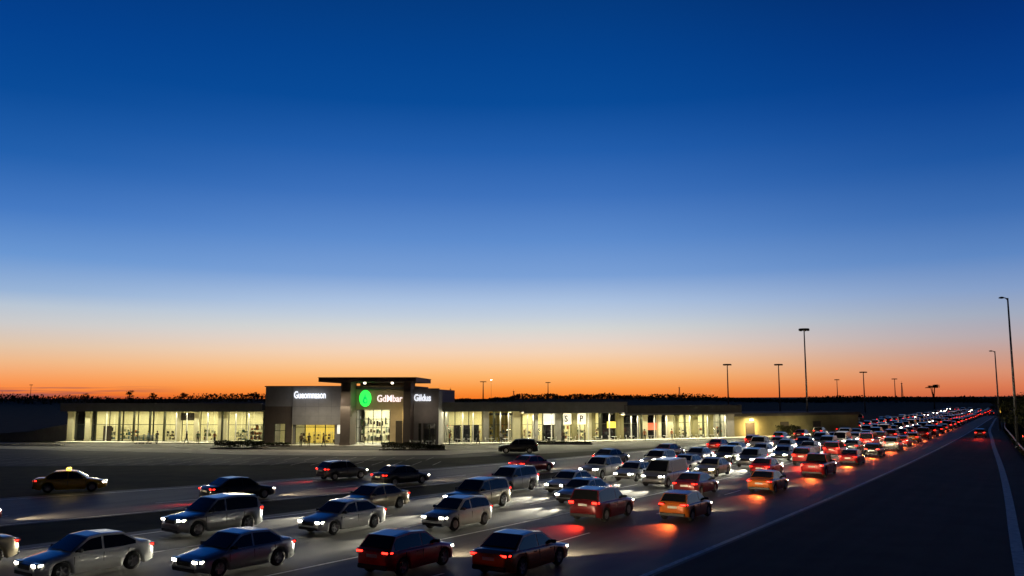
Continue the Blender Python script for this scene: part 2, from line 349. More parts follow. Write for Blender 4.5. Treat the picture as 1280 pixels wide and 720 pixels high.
# ------------------------------------------------------------------ vehicles
def pl(tab, x):
    if x <= tab[0][0]: return tab[0][1]
    for (a, b), (c, d) in zip(tab, tab[1:]):
        if x <= c: return b+(d-b)*(x-a)/(c-a)
    return tab[-1][1]
CARS = {
 'sedan': dict(L=4.65, W=1.82, wr=.33, wx=(-1.36, 1.40), top=[(-2.33, .86), (-2.1, .98), (-1.5, 1.0), (-.9, .97), (.9, .93), (1.1, .90), (1.9, .76), (2.2, .66), (2.33, .56)],
               cab=[(-1.75, .98), (-1.0, 1.42), (-.2, 1.46), (.35, 1.40), (1.15, .90)], bp=-.15, hz=.62, tz=.84),
 'suv': dict(L=4.7, W=1.92, wr=.37, wx=(-1.38, 1.42), top=[(-2.35, .95), (-2.25, 1.1), (.9, 1.06), (1.1, 1.04), (1.95, .94), (2.25, .8), (2.35, .66)],
               cab=[(-2.22, 1.08), (-1.9, 1.66), (-.8, 1.73), (.3, 1.66), (1.1, 1.04)], bp=-.1, hz=.80, tz=1.05),
 'hatchback': dict(L=4.1, W=1.76, wr=.32, wx=(-1.25, 1.25), top=[(-2.05, .85), (-1.98, .98), (.8, .95), (1.05, .92), (1.7, .80), (1.95, .68), (2.05, .56)],
               cab=[(-1.95, .97), (-1.5, 1.42), (-.6, 1.5), (.25, 1.44), (1.05, .92)], bp=-.1, hz=.66, tz=.90),
 'van': dict(L=5.1, W=1.98, wr=.35, wx=(-1.55, 1.65), top=[(-2.55, .9), (-2.5, 1.08), (1.4, 1.06), (1.7, 1.02), (2.2, .9), (2.45, .76), (2.55, .62)],
               cab=[(-2.5, 1.06), (-2.38, 1.88), (-1.5, 1.95), (.9, 1.9), (1.85, 1.0)], bp=.75, hz=.80, tz=1.1),
 'pickup': dict(L=5.4, W=1.98, wr=.40, wx=(-1.7, 1.75), top=[(-2.7, 1.05), (-2.65, 1.12), (-.85, 1.14), (1.1, 1.12), (1.3, 1.10), (2.35, 1.02), (2.6, .88), (2.7, .7)],
               cab=[(-1.0, 1.12), (-.75, 1.8), (-.2, 1.84), (.55, 1.78), (1.25, 1.10)], bp=-.0, hz=.88, tz=1.0)}
def car_parts(kind, lit):
    """dict of part name -> list of (MB, materials); local x forward"""
    c = CARS[kind]; L_, W = c['L'], c['W']; hl = L_/2; wr = c['wr']
    out = []
    b = MB(); xs = []; n = int(L_/.075)
    for i in range(n+1): xs.append(-hl+L_*i/n)
    for e in (.012, .035): xs += [-hl+e, hl-e]
    xs = sorted(set(round(x, 4) for x in xs)); rows = []
    for x in xs:
        e = hl-abs(x); wd = W/2*(1-.06*(abs(x)/hl)**4)
        if e < .35: wd -= (.35-e)**2*1.3
        if e < .04: wd -= .03*(1-e/.04)
        zt = pl(c['top'], x); zl = .20+max(0, .5-e)*.22
        arch = 0
        for wx in c['wx']:
            dx = abs(x-wx); Ra = wr+.065
            if dx < Ra: arch = max(arch, wr+math.sqrt(max(0, Ra*Ra-dx*dx)))
        zlo = max(zl, arch); zmid = max(.5*(zl+zt)-.02, zlo+.02); zmid = min(zmid, zt-.14)
        if zlo > zmid-.01: zlo = zmid-.01
        zin = zlo if arch > zl else zl
        rows.append([(0, zl+.02), (wd-.26, zl+.02 if not arch > zl else zin), (wd-.02, zlo), (wd, zmid), (wd-.025, zt-.12), (wd-.055, zt-.05), (wd-.13, zt-.005), (wd*.5, zt+.02), (0, zt+.028)])
    m = len(rows[0]); v = []
    for x, r in zip(xs, rows):
        for y, z in r: v.append((x, y, z))
        for y, z in r[1:-1][::-1]: v.append((x, -y, z))
    k = 2*m-2; f = [(i*k+j, i*k+(j+1) % k, (i+1)*k+(j+1) % k, (i+1)*k+j) for i in range(len(xs)-1) for j in range(k)]
    f += [tuple(range(k))[::-1], tuple((len(xs)-1)*k+j for j in range(k))]
    b.add(v, f, 0, True)
    # cabin shell
    cab = c['cab']; wb = W/2-.07; wt = W/2-.24; zb = min(cab[0][1], cab[-1][1]); ztp = max(p[1] for p in cab)
    def hw(z): return wb+(wt-wb)*(z-zb)/(ztp-zb)
    prof = [(cab[0][0], cab[0][1]-.05)]+cab[1:-1]+[(cab[-1][0], cab[-1][1]-.05)]
    vv = []; nn = len(prof)
    for x, z in prof: vv += [(x, hw(z), z), (x, hw(z)*.75, z+.018), (x, -hw(z)*.75, z+.018), (x, -hw(z), z)]
    ff = [(4*i+j, 4*i+j+1, 4*i+5+j, 4*i+4+j) for i in range(nn-1) for j in range(3)]
    ff += [tuple(4*i for i in range(nn)), tuple(4*i+3 for i in range(nn))[::-1], (0, 1, 2, 3), (4*nn-4, 4*nn-3, 4*nn-2, 4*nn-1)]
    b.add(vv, ff, 0, False)
    if kind == 'pickup':
        b.box(-2.55, -1.05, -W/2+.16, W/2-.16, 1.145, 1.152, 1)
    for sy in (-1, 1):      # door handles and shut lines sit on the flank
        for hx in ((c['bp']-.22, c['bp']+.95) if kind != 'van' else (c['bp']-.3,)):
            zz = pl(c['top'], hx)-.17; b.box(hx-.16, hx, sy*(W/2-.03), sy*(W/2+.012), zz-.018, zz+.018, 0)
        for hx in (c['bp'], c['bp']+1.12, c['bp']-1.0):
            if abs(hx) < hl-.6: b.box(hx-.006, hx+.006, sy*(W/2-.04), sy*(W/2-.0+.002), .5, pl(c['top'], hx)-.13, 1)
    out.append(('body', b, [None, M['blackm']]))
    # glass
    def face(p, q, fr=.07):
        (x0, z0), (x1, z1) = p, q; y0, y1 = hw(z0)-fr-.02, hw(z1)-fr
        d = Vector((z0-z1, 0, x1-x0)); d.normalize()
        if d.z < 0: d = -d
        a = Vector((x0, 0, z0)).lerp(Vector((x1, 0, z1)), .12)+d*.016; e = Vector((x0, 0, z0)).lerp(Vector((x1, 0, z1)), .93)+d*.016
        return [(a.x, y0, a.z), (a.x, -y0, a.z), (e.x, -y1, e.z), (e.x, y1, e.z), (a.x, 0, a.z+.02), (e.x, 0, e.z+.02)]
    for nm, p, q in (('windshield', cab[-1], cab[-2]), ('rear_window', cab[0], cab[1])):
        g_ = MB(); v = face(p, q); g_.add(v, [(0, 4, 5, 3), (4, 1, 2, 5)], 0, True); out.append((nm, g_, [M['carglass']]))
    def topz(x): return pl([(p[0], p[1]) for p in cab], x)
    xr0, xf0 = cab[0][0], cab[-1][0]
    for sy in (-1, 1):
        bpx = c['bp']; segs = [(xr0+.28, bpx-.04), (bpx+.04, xf0-.22)] if kind != 'pickup' else [(xr0+.14, bpx-.04), (bpx+.04, xf0-.18)]
        for a, e in segs:
            zl_ = zb+.03; xsn = [a+(e-a)*i/8 for i in range(9)]; v = []
            for x in xsn:
                zh = max(zl_+.02, topz(x)-.075); zlc = zl_
                for z in (zlc, zh): v.append((x, sy*(hw(z)+.010), z))
            g_ = MB(); g_.add(v, [(2*i, 2*i+1, 2*i+3, 2*i+2) for i in range(8)]); out.append(('side_window', g_, [M['carglass']]))
    # lamps
    hz, tz = c['hz'], c['tz']
    yl = W/2-.10
    for sy in (-1, 1):
        h = MB(); y0, y1 = sorted((sy*(yl-.42), sy*(yl-.0))); h.cbox(hl-.36, hl-.035, y0, y1, hz-.08, hz+.09, .03, 1); ym = (y0+y1)/2; h.cbox(hl-.12, hl-.028, ym-.15, ym+.15, hz-.05, hz+.06, .02, 0); h.cbox(hl-.30, hl-.10, sy*(yl-.1) if sy > 0 else -yl-.004, yl+.004 if sy > 0 else -(yl-.1), hz-.03, hz+.05, .01, 0)
        out.append(('headlight', h, [M['head'] if lit else M['headoff'], M['headoff']]))
        t = MB(); y0, y1 = sorted((sy*(yl-.36), sy*(yl+.02))); th = .09 if kind in ('sedan', 'hatchback') else .17
        t.cbox(-hl+.012, -hl+.32, y0, y1, tz-th, tz+.07, .03, 1); t.cbox(-hl+.004, -hl+.1, y0+.035, y1-.035, tz-th*.55, tz+.045, .02, 0); t.cbox(-hl+.1, -hl+.26, sy*(yl-.1) if sy > 0 else -yl-.026, yl+.026 if sy > 0 else -(yl-.1), tz-th*.4, tz+.03, .01, 0); out.append(('tail_light', t, [M['tail'] if lit else M['tailoff'], M['tailoff']]))
        mi = MB(); mx = xf0-.35; mz = zb+.10; y0, y1 = sorted((sy*(W/2-.08), sy*(W/2+.15))); mi.cbox(mx-.06, mx+.06, y0, y1, mz-.07, mz+.07, .025); out.append(('mirror', mi, [M['blackm']]))
    gr = MB(); gr.cbox(hl-.12, hl+.012, -.42, .42, hz-.16, hz+.02, .02); gr.cbox(hl-.2, hl+.006, -W*.36, W*.36, .26, .40, .02); out.append(('grille', gr, [M['blackm']]))
    bu = MB(); bu.cbox(-hl-.02, -hl+.2, -W*.40, W*.40, .28, .46, .03); out.append(('rear_bumper', bu, [M['blackm']]))
    pt = MB(); pt.cbox(-hl-.012, -hl+.1, -.26, .26, tz-.20, tz-.08, .005); out.append(('number_plate', pt, [M['plate']]))
    return out
def wheel_parts(wr):
    t = MB(); t.lathe([(wr*.62, -.10), (wr*.93, -.11), (wr, -.07), (wr, .07), (wr*.93, .11), (wr*.62, .10)], axis='y', n=24)
    r = MB(); r.lathe([(wr*.66, .095), (wr*.60, .088), (wr*.57, .03), (.001, .02)], axis='y', n=24)
    for k in range(5):
        a = 2*math.pi*k/5; ca, sa = math.cos(a), math.sin(a); w2 = .035
        v = [(ca*.03-sa*w2*s_, yy, sa*.03+ca*w2*s_) for s_ in (-1, 1) for yy in (.03, .085)]+[(ca*wr*.6-sa*w2*.8*s_, yy, sa*wr*.6+ca*w2*.8*s_) for s_ in (-1, 1) for yy in (.03, .09)]
        r.add(v, [(0, 1, 5, 4), (1, 3, 7, 5), (3, 2, 6, 7)])
    return t, r
PROTO = {}; LOD = {}
def proto(kind, lit):
    if (kind, lit) in PROTO: return PROTO[kind, lit]
    c = CARS[kind]; e = bpy.data.objects.new('parked_car', None); meshes = []
    for nm, mb, ms in car_parts(kind, lit):
        ms = [x or PAINT['grey'] for x in ms]; o = mb.build(nm, ms); me = o.data; bpy.data.objects.remove(o); meshes.append((nm, me, (0, 0, 0), 0, None))
    t, r = wheel_parts(c['wr']); to = t.build('wheel', [M['tyre']]); ro = r.build('rim', [M['rim']]); tm, rm = to.data, ro.data
    bpy.data.objects.remove(to); bpy.data.objects.remove(ro)
    for wx in c['wx']:
        for sy in (-1, 1): meshes.append(('wheel', tm, (wx, sy*(c['W']/2-.13), c['wr']), 0 if sy > 0 else math.pi, rm))
    bpy.data.objects.remove(e); PROTO[kind, lit] = meshes; return meshes
def lod(kind, lit):
    if (kind, lit) in LOD: return LOD[kind, lit]
    bm = bmesh.new(); mats = []; me = bpy.data.meshes.new('car')
    for nm, m_, loc, rz, rm in proto(kind, lit):
        for mm in ([m_, rm] if rm else [m_]):
            base = len(bm.faces); nv = len(bm.verts)
            bm.from_mesh(mm); bm.verts.ensure_lookup_table(); bm.faces.ensure_lookup_table()
            X = Matrix.Translation(loc) @ Matrix.Rotation(rz, 4, 'Z')
            bmesh.ops.transform(bm, matrix=X, verts=bm.verts[nv:])
            for f in bm.faces[base:]:
                mt = mm.materials[f.material_index]
                if nm == 'body' and f.material_index == 0: mt = PAINT['grey']
                if mt not in mats: mats.append(mt)
                f.material_index = mats.index(mt)
    bm.to_mesh(me); bm.free()
    for mt in mats: me.materials.append(mt)
    LOD[kind, lit] = (me, mats.index(PAINT['grey'])); return LOD[kind, lit]
def car(kind, paint, loc, rz, lit, label, group, full=True, name=None):
    nm = name or kind
    cat = {'sedan': 'car', 'suv': 'car', 'hatchback': 'car', 'van': 'van', 'pickup': 'pickup truck'}[kind]
    nm = {'sedan': 'sedan_car', 'suv': 'off_road_car', 'hatchback': 'hatchback_car', 'van': 'passenger_van', 'pickup': 'pickup_truck'}[kind]
    if not full:
        me, idx = lod(kind, lit); o = bpy.data.objects.new(nm, me); col.objects.link(o)
        o.material_slots[idx].link = 'OBJECT'; o.material_slots[idx].material = PAINT[paint]; o.location = loc; o.rotation_euler = (0, 0, rz)
        return tag(o, label, cat, group)
    e = empty(nm, loc, rz, label=label, cat=cat, group=group)
    for pn, me, l, r_, rm in proto(kind, lit):
        o = bpy.data.objects.new(pn, me); col.objects.link(o); o.parent = e; o.location = l; o.rotation_euler = (0, 0, r_)
        if pn == 'body': o.material_slots[0].link = 'OBJECT'; o.material_slots[0].material = PAINT[paint]
        if rm: q = bpy.data.objects.new('rim', rm); col.objects.link(q); q.parent = o
    return e
SPOTS = {}
def spot(key, color, energy, size, blend=.5, rad=.06):
    if key not in SPOTS:
        l = bpy.data.lights.new(key, 'SPOT'); l.color = color; l.energy = energy; l.spot_size = R(size); l.spot_blend = blend; l.shadow_soft_size = rad; SPOTS[key] = l
    return SPOTS[key]
def beam(parent_loc, rz, fwd, lat, z, pitch, data, back=False):
    o = bpy.data.objects.new('car_lamp_light', data); col.objects.link(o)
    c_, s_ = math.cos(rz), math.sin(rz); o.location = (parent_loc[0]+c_*fwd-s_*lat, parent_loc[1]+s_*fwd+c_*lat, z)
    yaw = rz+(math.pi if back else 0); d = Vector((math.cos(yaw)*math.cos(pitch), math.sin(yaw)*math.cos(pitch), -math.sin(pitch)))
    o.rotation_euler = d.to_track_quat('-Z', 'Y').to_euler(); return o

KW = [('sedan', .3), ('suv', .27), ('hatchback', .25), ('van', .09), ('pickup', .09)]
def pick(tab, rng):
    t = rng.random()*sum(w for _, w in tab)
    for k, w_ in tab:
        t -= w_
        if t <= 0: return k
    return tab[-1][0]
LANES = [
 ('B', 26, 390, 1, 'tail-lit lane by the white edge line', [('red', 4), ('orange', 3), ('maroon', 2), ('silver', 1), ('black', 1)], 'amberish'),
 ('A', 20, 390, 1, 'tail-lit lane beside the headlights', [('red', 5), ('maroon', 3), ('grey', 1), ('black', 1)], 'red'),
 ('W1', 14, 390, -1, 'oncoming lane beside the tail lights', [('white', 6), ('silver', 3), ('beige', 2), ('grey', 1)], 'white'),
 ('W2', 14, 390, -1, 'middle oncoming lane', [('white', 6), ('silver', 3), ('beige', 2), ('dark blue', 1)], 'white'),
 ('W3', 14, 118, -1, 'oncoming lane nearest the shops', [('white', 6), ('silver', 3), ('beige', 2), ('black', 1)], 'white'),
 ('F2', 14, 300, 1, 'far roadway lane beside the highway', [('red', 4), ('maroon', 3), ('black', 2), ('grey', 1)], 'red'),
 ('F1', 58, 112, 1, 'far roadway lane beside the shops', [('red', 3), ('maroon', 3), ('black', 2), ('grey', 1)], 'red')]
def proj(p):
    y = p.y*math.cos(PITCH)+(p.z-H)*math.sin(PITCH); z = -p.y*math.sin(PITCH)+(p.z-H)*math.cos(PITCH)
    return 640+F*p.x/y, 360-F*z/y
GAP = dict(B=12.0, A=11.4, W1=9.6, W2=9.3, W3=9.8, F2=12.5, F1=14.5)
for li, (ln_, y0, y1, dr, desc, cols, lt) in enumerate(LANES):
    rng = random.Random(100+li); y = y0; i = 0
    while y < y1:
        p, t = lane(ln_, y); p2, _ = lane(ln_, y+1.); t = (p2-p).normalized(); rz = math.atan2(t.y, t.x)+(math.pi if dr < 0 else 0)
        px_, py_ = proj(p+Vector((0, 0, .7)))
        if px_ < -70 or py_ > 692 or (ln_ == 'F1' and px_ < 190): y += 1.; continue
        if ln_ == 'F1' and px_ > 470: break
        kind = pick(KW, rng); pc = pick(cols, rng); p = p+Vector((rng.uniform(-.12, .12), 0, 0)); p.z = .006+gz(p.x, p.y)
        d = p.length; full = d < 118
        if ln_[0] == 'F': kind = {'suv': 'sedan', 'van': 'hatchback', 'pickup': 'sedan'}.get(kind, kind)
        if ln_ in ('W2', 'W3') and kind == 'van': kind = 'sedan'
        if y < 60 and kind in ('van', 'pickup'): kind = 'sedan'
        kn = {'suv': 'off-road car', 'pickup': 'pickup truck'}.get(kind, kind)
        lab = '%s %s, %s from camera in %s' % (pc, kn, ORD[i], desc)
        car(kind, pc, p, rz, True, lab.replace('nearest from', 'nearest the'), {'W': 'oncoming cars with headlights', 'A': 'departing cars with tail lights', 'B': 'departing cars with tail lights', 'F': 'cars on the far roadway'}[ln_[0]], full)
        c = CARS[kind]; hl = c['L']/2
        if d < 240:
            if lt == 'white':
                dat = spot('headlight_beam', (1, .93, .72), 8500, 27, .95)
                for la in (-.62, .62): beam(p, rz, hl+.03, la, c['hz'], R(6.5), dat)
            else:
                dat = spot('tail_glow', (1, .035, .015), 950, 58, .95) if lt == 'red' else spot('tail_glow_orange', (1, .13, .025), 1000, 58, .95)
                if ln_ in ('F1', 'F2'): dat = spot('tail_glow_dim', (1, .03, .015), 750, 58, .95)
                beam(p, rz, -hl-.06, 0, c['tz'], R(26), dat, True)
                if d < 130: beam(p, rz, hl+.03, 0, c['hz'], R(8), spot('dipped_beam', (1, .80, .5), 2600, 70, .9))
        i += 1; y += (GAP[ln_]+rng.uniform(-1.2, 1.6))*abs(t.y)*(1.35 if y < 62 else 1.15 if y < 95 else 1.0)
print('cars placed')

# extra road users
p = G(88, 614); q, t = onA(p.y, 0); rz = math.atan2(.70, .72)-R(22)
tx = car('sedan', 'yellow', (p.x, p.y, .006), rz, True, 'bright yellow taxi at the far left edge of the far roadway', 'cars on the far roadway')
ts = MB(); ts.cbox(-.32, -.02, -.38, .38, 1.47, 1.64, .04); ts.build('added_roof_lamp', emit('taxi_added_glow', (1, .62, .08), 3.), tx)  # lit roof box added to make the yellow car glow
o = bpy.data.lights.new('taxi_fill', 'POINT'); o.energy = 35; o.color = (1, .7, .2); o.shadow_soft_size = .2
lo = bpy.data.objects.new('taxi_fill_light', o); col.objects.link(lo); lo.location = (p.x-.1, p.y-.3, 2.1)  # added light above the roof, brightens the yellow body
p = G(1226, 547); q, t = onA(p.y, 12.); 
car('hatchback', 'red', (p.x, p.y, .012), math.atan2(t.y, t.x), True, 'red hatchback with glowing tail lights alone on the dark right ramp', 'cars on the ramp')
beam((p.x, p.y, 0), math.atan2(t.y, t.x), -2.15, 0, .9, R(14), spot('tail_glow', (1, .05, .02), 260, 110), True)
p = G(1240, 519); car('sedan', 'black', (p.x, p.y, .02), R(60), True, 'small dark car with red tail lights far off on the right ramp', 'cars on the ramp', False)
# the dark estate car in front of the shops and a few parked cars beyond
PK = [(648, 566.5, 176, 'suv', 'black', True, 'low black car parked side on in front of the cream shopfronts'),
      (1024, 540, 150, 'hatchback', 'white', False, 'small white car parked in the far lot beyond the olive wall'),
      (1052, 541, 20, 'sedan', 'silver', False, 'silver car parked in the far lot nearest the highway'),
      (1068, 526, 200, 'van', 'white', False, 'white van parked at the back of the far lot'),
      (1134, 531, 205, 'sedan', 'white', False, 'white car waiting alone between the two distant roads')]
for x, y, a, k, pc, full, lab in PK:
    p = G(x, y); car(k, pc, (p.x, p.y, .012+gz(p.x, p.y)), R(a), False if full else True, lab, 'cars parked around the shopping centre', full)
FT = [G(x, y) for x, y in [(1090, 528), (1112, 527.5), (1134, 526), (1156, 523), (1176, 519), (1194, 515.5)]]
fr = MB(); dd = [(b-a).normalized() for a, b in zip(FT, FT[1:])]; dd.append(dd[-1])
FT2 = [FT[0]-dd[0]*60]+FT+[FT[-1]+dd[-1]*50]; dd2 = [dd[0]]+dd+[dd[-1]]
fr.ribbon([p+Vector((-d.y, d.x, 0))*5 for p, d in zip(FT2, dd2)], [p-Vector((-d.y, d.x, 0))*5 for p, d in zip(FT2, dd2)], .012)
struct('side_road', fr, M['road'])
rng = random.Random(5); k = 0
for a, b in zip(FT, FT[1:]):
    nseg = max(1, int((b-a).length/11))
    for i in range(nseg):
        p = a.lerp(b, (i+.3)/nseg); d = (b-a).normalized(); side = 1 if k % 3 else -1; n_ = Vector((-d.y, d.x, 0))
        pc = rng.choice(['white', 'silver', 'beige', 'orange']); kd = rng.choice(['sedan', 'suv', 'hatchback'])
        if k > 25: break
        p = p+n_*2.*side
        car(kd, pc, (p.x, p.y, .02+gz(p.x, p.y)), math.atan2(d.y, d.x)+(0 if side < 0 else math.pi), True,
            '%s %s with lit lamps, %s from the left on the distant side road' % (pc, 'off-road car' if kd == 'suv' else kd, ORD[k] if k else 'first'), 'cars on the distant side road', False)
        beam((p.x, p.y, 0), math.atan2(d.y, d.x)+math.pi, 2.4, 0, .8, R(10), spot('side_road_beam', (1, .62, .3), 900, 60, .8))
        k += 1

# ------------------------------------------------------------------ buildings
def frame(px0, y0, px1, y1):
    a, b = G(px0, y0), G(px1, y1); d = b-a; rz = math.atan2(d.y, d.x)
    def u(px, yy=530):
        rx, ry, _ = ray(px, yy); k = rx/ry      # x = k*y
        # a.x + s*d.x = k*(a.y + s*d.y)
        s_ = (k*a.y-a.x)/(d.x-k*d.y); return s_*d.length
    def z(px, yy):
        uu = u(px, yy)/d.length; Y = a.y+uu*d.y; return D(px, yy, Y).z
    return a, rz, d.length, u, z
def area(parent_X, x, y, z, sx, sy, power, color, tilt=0):
    l = bpy.data.lights.new('shop_lamp', 'AREA'); l.shape = 'RECTANGLE'; l.size = sx; l.size_y = sy; l.energy = power; l.color = color
    o = bpy.data.objects.new('shop_lamp_light', l); col.objects.link(o)
    o.matrix_world = parent_X @ Matrix.Translation((x, y, z)) @ Matrix.Rotation(tilt, 4, 'X'); return o
WARM = (1, .93, .62)
BX = lambda a, rz: Matrix.Translation(a) @ Matrix.Rotation(rz, 4, 'Z')
def text_mesh(name, s_, size, m, parent, loc, depth=.06, ext=True, rot=(math.pi/2, 0, 0), sx=1., bold=.0):
    cu = bpy.data.curves.new(name, 'FONT'); cu.body = s_; cu.size = size; cu.extrude = depth; cu.align_x = 'CENTER'; cu.align_y = 'CENTER'; cu.offset = bold; cu.resolution_u = 3
    o = bpy.data.objects.new(name, cu); col.objects.link(o); bpy.context.view_layer.update()
    me = bpy.data.meshes.new_from_object(o.evaluated_get(bpy.context.evaluated_depsgraph_get())); bpy.data.objects.remove(o)
    me.materials.clear(); me.materials.append(m); o = bpy.data.objects.new(name, me); col.objects.link(o)
    o.parent = parent; o.location = loc; o.rotation_euler = rot; o.scale = (sx, 1, 1); return o

ROWS = {}
def shop_row(name, f, zs, zf, bays, label, depth=9., power=120., canopy=1.6, lampstep=6., roof_over=.3, thin=False):
    a, rz, Ln, u, z = f; e = empty(name, a, rz, label=label, cat='building'); X = BX(a, rz)
    us = [(u(p0), u(p1), kd) for p0, p1, kd in bays]; u0, u1 = us[0][0], us[-1][1]
    fl = MB(); fl.box(u0, u1, -.05, 5.6, .0, .10); fl.build('floor_slab', M['walk'], e)
    rf = MB(); rf.box(u0-roof_over, u1+roof_over, -canopy, depth+.3, zs+.12, zf-.08); rf.build('roof', M['roofing'], e)
    so_ = MB(); so_.box(u0-roof_over+.01, u1+roof_over-.01, -canopy+.02, 5.9, zs, zs+.118); so_.build('soffit', M['cream'], e)
    fa2 = MB(); fa2.box(u0-roof_over-.02, u1+roof_over+.02, -canopy-.16, -canopy-.004, zs-.02, zf); 
    n = max(2, int((u1-u0)/3.2))
    for i in range(n+1):
        x = u0+(u1-u0)*i/n; fa2.box(x-.02, x+.02, -canopy-.175, -canopy-.16, zs, zf-.12)
    fa2.box(u0-roof_over-.06, u1+roof_over+.06, -canopy-.24, -canopy+.1, zf, zf+.09); fa2.build('fascia', M['roofing' if thin else 'fascia'], e)  # thin rows get the dark roof material, unlit shade put into the colour
    if thin: q = MB(); q.box(u0-roof_over, u1+roof_over, -canopy-.26, -canopy-.18, zs-.03, zs+.24); q.build('fascia_trim', M['fascia'], e)
    bw = MB(); bw.box(u0, u1, depth-.3, depth, 0, zs-.002); bw.box(u0, u0+.25, .5, depth-.3, 0, zs-.002); bw.box(u1-.25, u1, .5, depth-.3, 0, zs-.002); bw.build('outer_wall', M['stucco'], e)
    iw = MB(); iw.box(u0+.26, u1-.26, 5.2, 5.4, .11, zs-.002); iw.build('back_wall', M['cream'], e)
    for (x0, x1, kd) in us:
        kd, *ar = kd.split(':'); w_ = x1-x0
        if kd in ('pil', 'olivepil', 'taupe', 'white'):
            m = MB(); m.box(x0, x1, -.15, .35, .08, zs-.003); m.box(x0-.05, x1+.05, -.21, .40, .1, .42); m.box(x0-.05, x1+.05, -.21, .4, zs-.3, zs-.01)
            m.build('pilaster', {'pil': M['cream2'], 'olivepil': M['olive'], 'taupe': M['stucco'], 'white': M['cream2']}[kd], e); continue
        # mullioned glazing
        m = MB(); nm = max(1, round(w_/2.3)); mm = .05
        for i in range(nm+1):
            x = x0+w_*i/nm; x = min(max(x, x0+mm), x1-mm); m.box(x-mm, x+mm, .40, .52, .11, zs-.004)
        m.box(x0, x1, .41, .51, 2.55, 2.63); m.box(x0, x1, .41, .51, .11, .22); fo = m.build('glazing_frame', M['mull'], e)
        gl = MB(); gl.box(x0+.02, x1-.02, .455, .465, .2, zs-.01); gl.build('window_pane', M['darkglass'] if kd == 'dark' else M['glass'], e)
        if kd in ('orange', 'yellow', 'grey'):
            q = MB(); q.box(x0+.05, x1-.05, 2.0, 2.1, .11, zs-.01); q.build('display_wall', {'orange': M['tan'], 'yellow': yel_wall, 'grey': M['stucco']}[kd], e)
        for s_ in ar:
            if s_ == 'awn': q = MB(); q.box(x0+.15, x1-.15, -.25, .38, zs-.62, zs-.28); q.build('awning', M['blackm'], e)
            if s_ == 'bigawn': q = MB(); q.box(x0+.1, x1-.1, -.25, .38, zs-1.35, zs-.25); q.build('sign_panel', M['bronze'], e)
            if s_ == 'door': q = MB(); q.box(x0+w_*.3, x0+w_*.3+1.3, .30, .39, .11, 2.4); q.build('door', M['bronze'], e)
            if s_ == 'dd':
                for kx in range(3): q = MB(); q.box(x0+w_*(.3+.22*kx), x0+w_*(.3+.22*kx)+w_*.17, .30, .39, .11, 2.6); q.build('door', M['darkglass'], e)
            if s_ == 'red': q = MB(); q.box(x0+.1, x1-.1, .2, .38, 1.5, 2.6); q.build('shop_sign', emit('sign_red_lit', (.9, .18, .10), .5), e)
            if s_ == 'yelsign': q = MB(); q.box(x0+w_*.4, x1-.1, .2, .38, 1.9, 2.9); q.build('shop_sign', emit('sign_yellow_lit', (1, .8, .12), .8), e)
            if s_[0] == '=':
                q = MB(); q.box(x0+.05, x1-.05, .10, .38, zs-1.75, zs-.12); bo = q.build('sign_board', M['board'], e)
                if len(s_) > 1: text_mesh('sign_letter', s_[1:], 1.35, M['ink'], bo, ((x0+x1)/2, .085, zs-.95), .01, bold=.03)
    n = max(1, round((u1-u0)/lampstep))
    for i in range(n):
        x = u0+(u1-u0)*(i+.5)/n; w_ = (u1-u0)/n
        q = MB(); q.box(x-w_*.35, x+w_*.35, 2.9, 3.05, zs-.05, zs-.004); q.build('ceiling_lamp', M['lampface'], e)
        area(X, x, 2.9, zs-.08, w_*.8, 1.6, power, WARM, R(0))
        area(X, x, -canopy*.6, zs-.06, w_*.8, .5, power*2.6, WARM, R(-48))
    ROWS[id(f)] = e
    return e, X, u, z, us
yel_wall = mat('yellow_wall', (.62, .48, .14), .8, var=.08, scale=.7)

LW = frame(85, 552.3, 330, 553.3); zsL = LW[4](200, 514); zs = zsL; zf = LW[4](200, 504.5)
bl = [(85, 92, 'pil'), (92, 107, 'dark'), (107, 113, 'pil'), (113, 118, 'dark'), (118, 152, 'cream:door'), (152, 190, 'cream'), (190, 220, 'cream'), (220, 226, 'pil'), (226, 243, 'cream:bigawn'),
      (243, 249, 'pil'), (249, 273, 'cream'), (273, 284, 'pil'), (284, 329, 'cream')]
lw = shop_row('shop_arcade', LW, zs, zf, bl, 'long low lit shop row with grey fascia left of the tall entrance block', power=310)
U1 = frame(548.5, 554.5, 651, 553); zz = U1[4]
shop_row('shop_unit', U1, zz(600, 514), zz(600, 503.5), [(549, 552, 'pil'), (552, 604, 'cream:dd'), (604, 611, 'taupe'), (611, 641, 'yellow:awn'), (641, 650.5, 'white')],
         'cream lit shop unit with dark doors and slim black awning right of the tall block', power=310)
U2 = frame(651, 553, 775, 550.3); zz = U2[4]
shop_row('shop_unit', U2, zz(710, 516), zz(710, 503), [(651.2, 653, 'olivepil'), (653, 668, 'cream'), (668, 672, 'taupe'), (672, 680, 'yellow'), (680, 694, 'dark:='), (694, 701, 'taupe'), (701, 715, 'cream:=S'), (715, 721, 'olivepil'), (721, 733, 'cream:=P'),
          (733, 739, 'pil'), (739, 743, 'olivepil'), (743, 753, 'yellow'), (753, 771, 'dark:yelsign'), (771, 775, 'olivepil')], 'shop unit with round lettered white light boxes above its windows', power=400)
U3 = frame(775, 550.3, 918, 546.8); zz = U3[4]
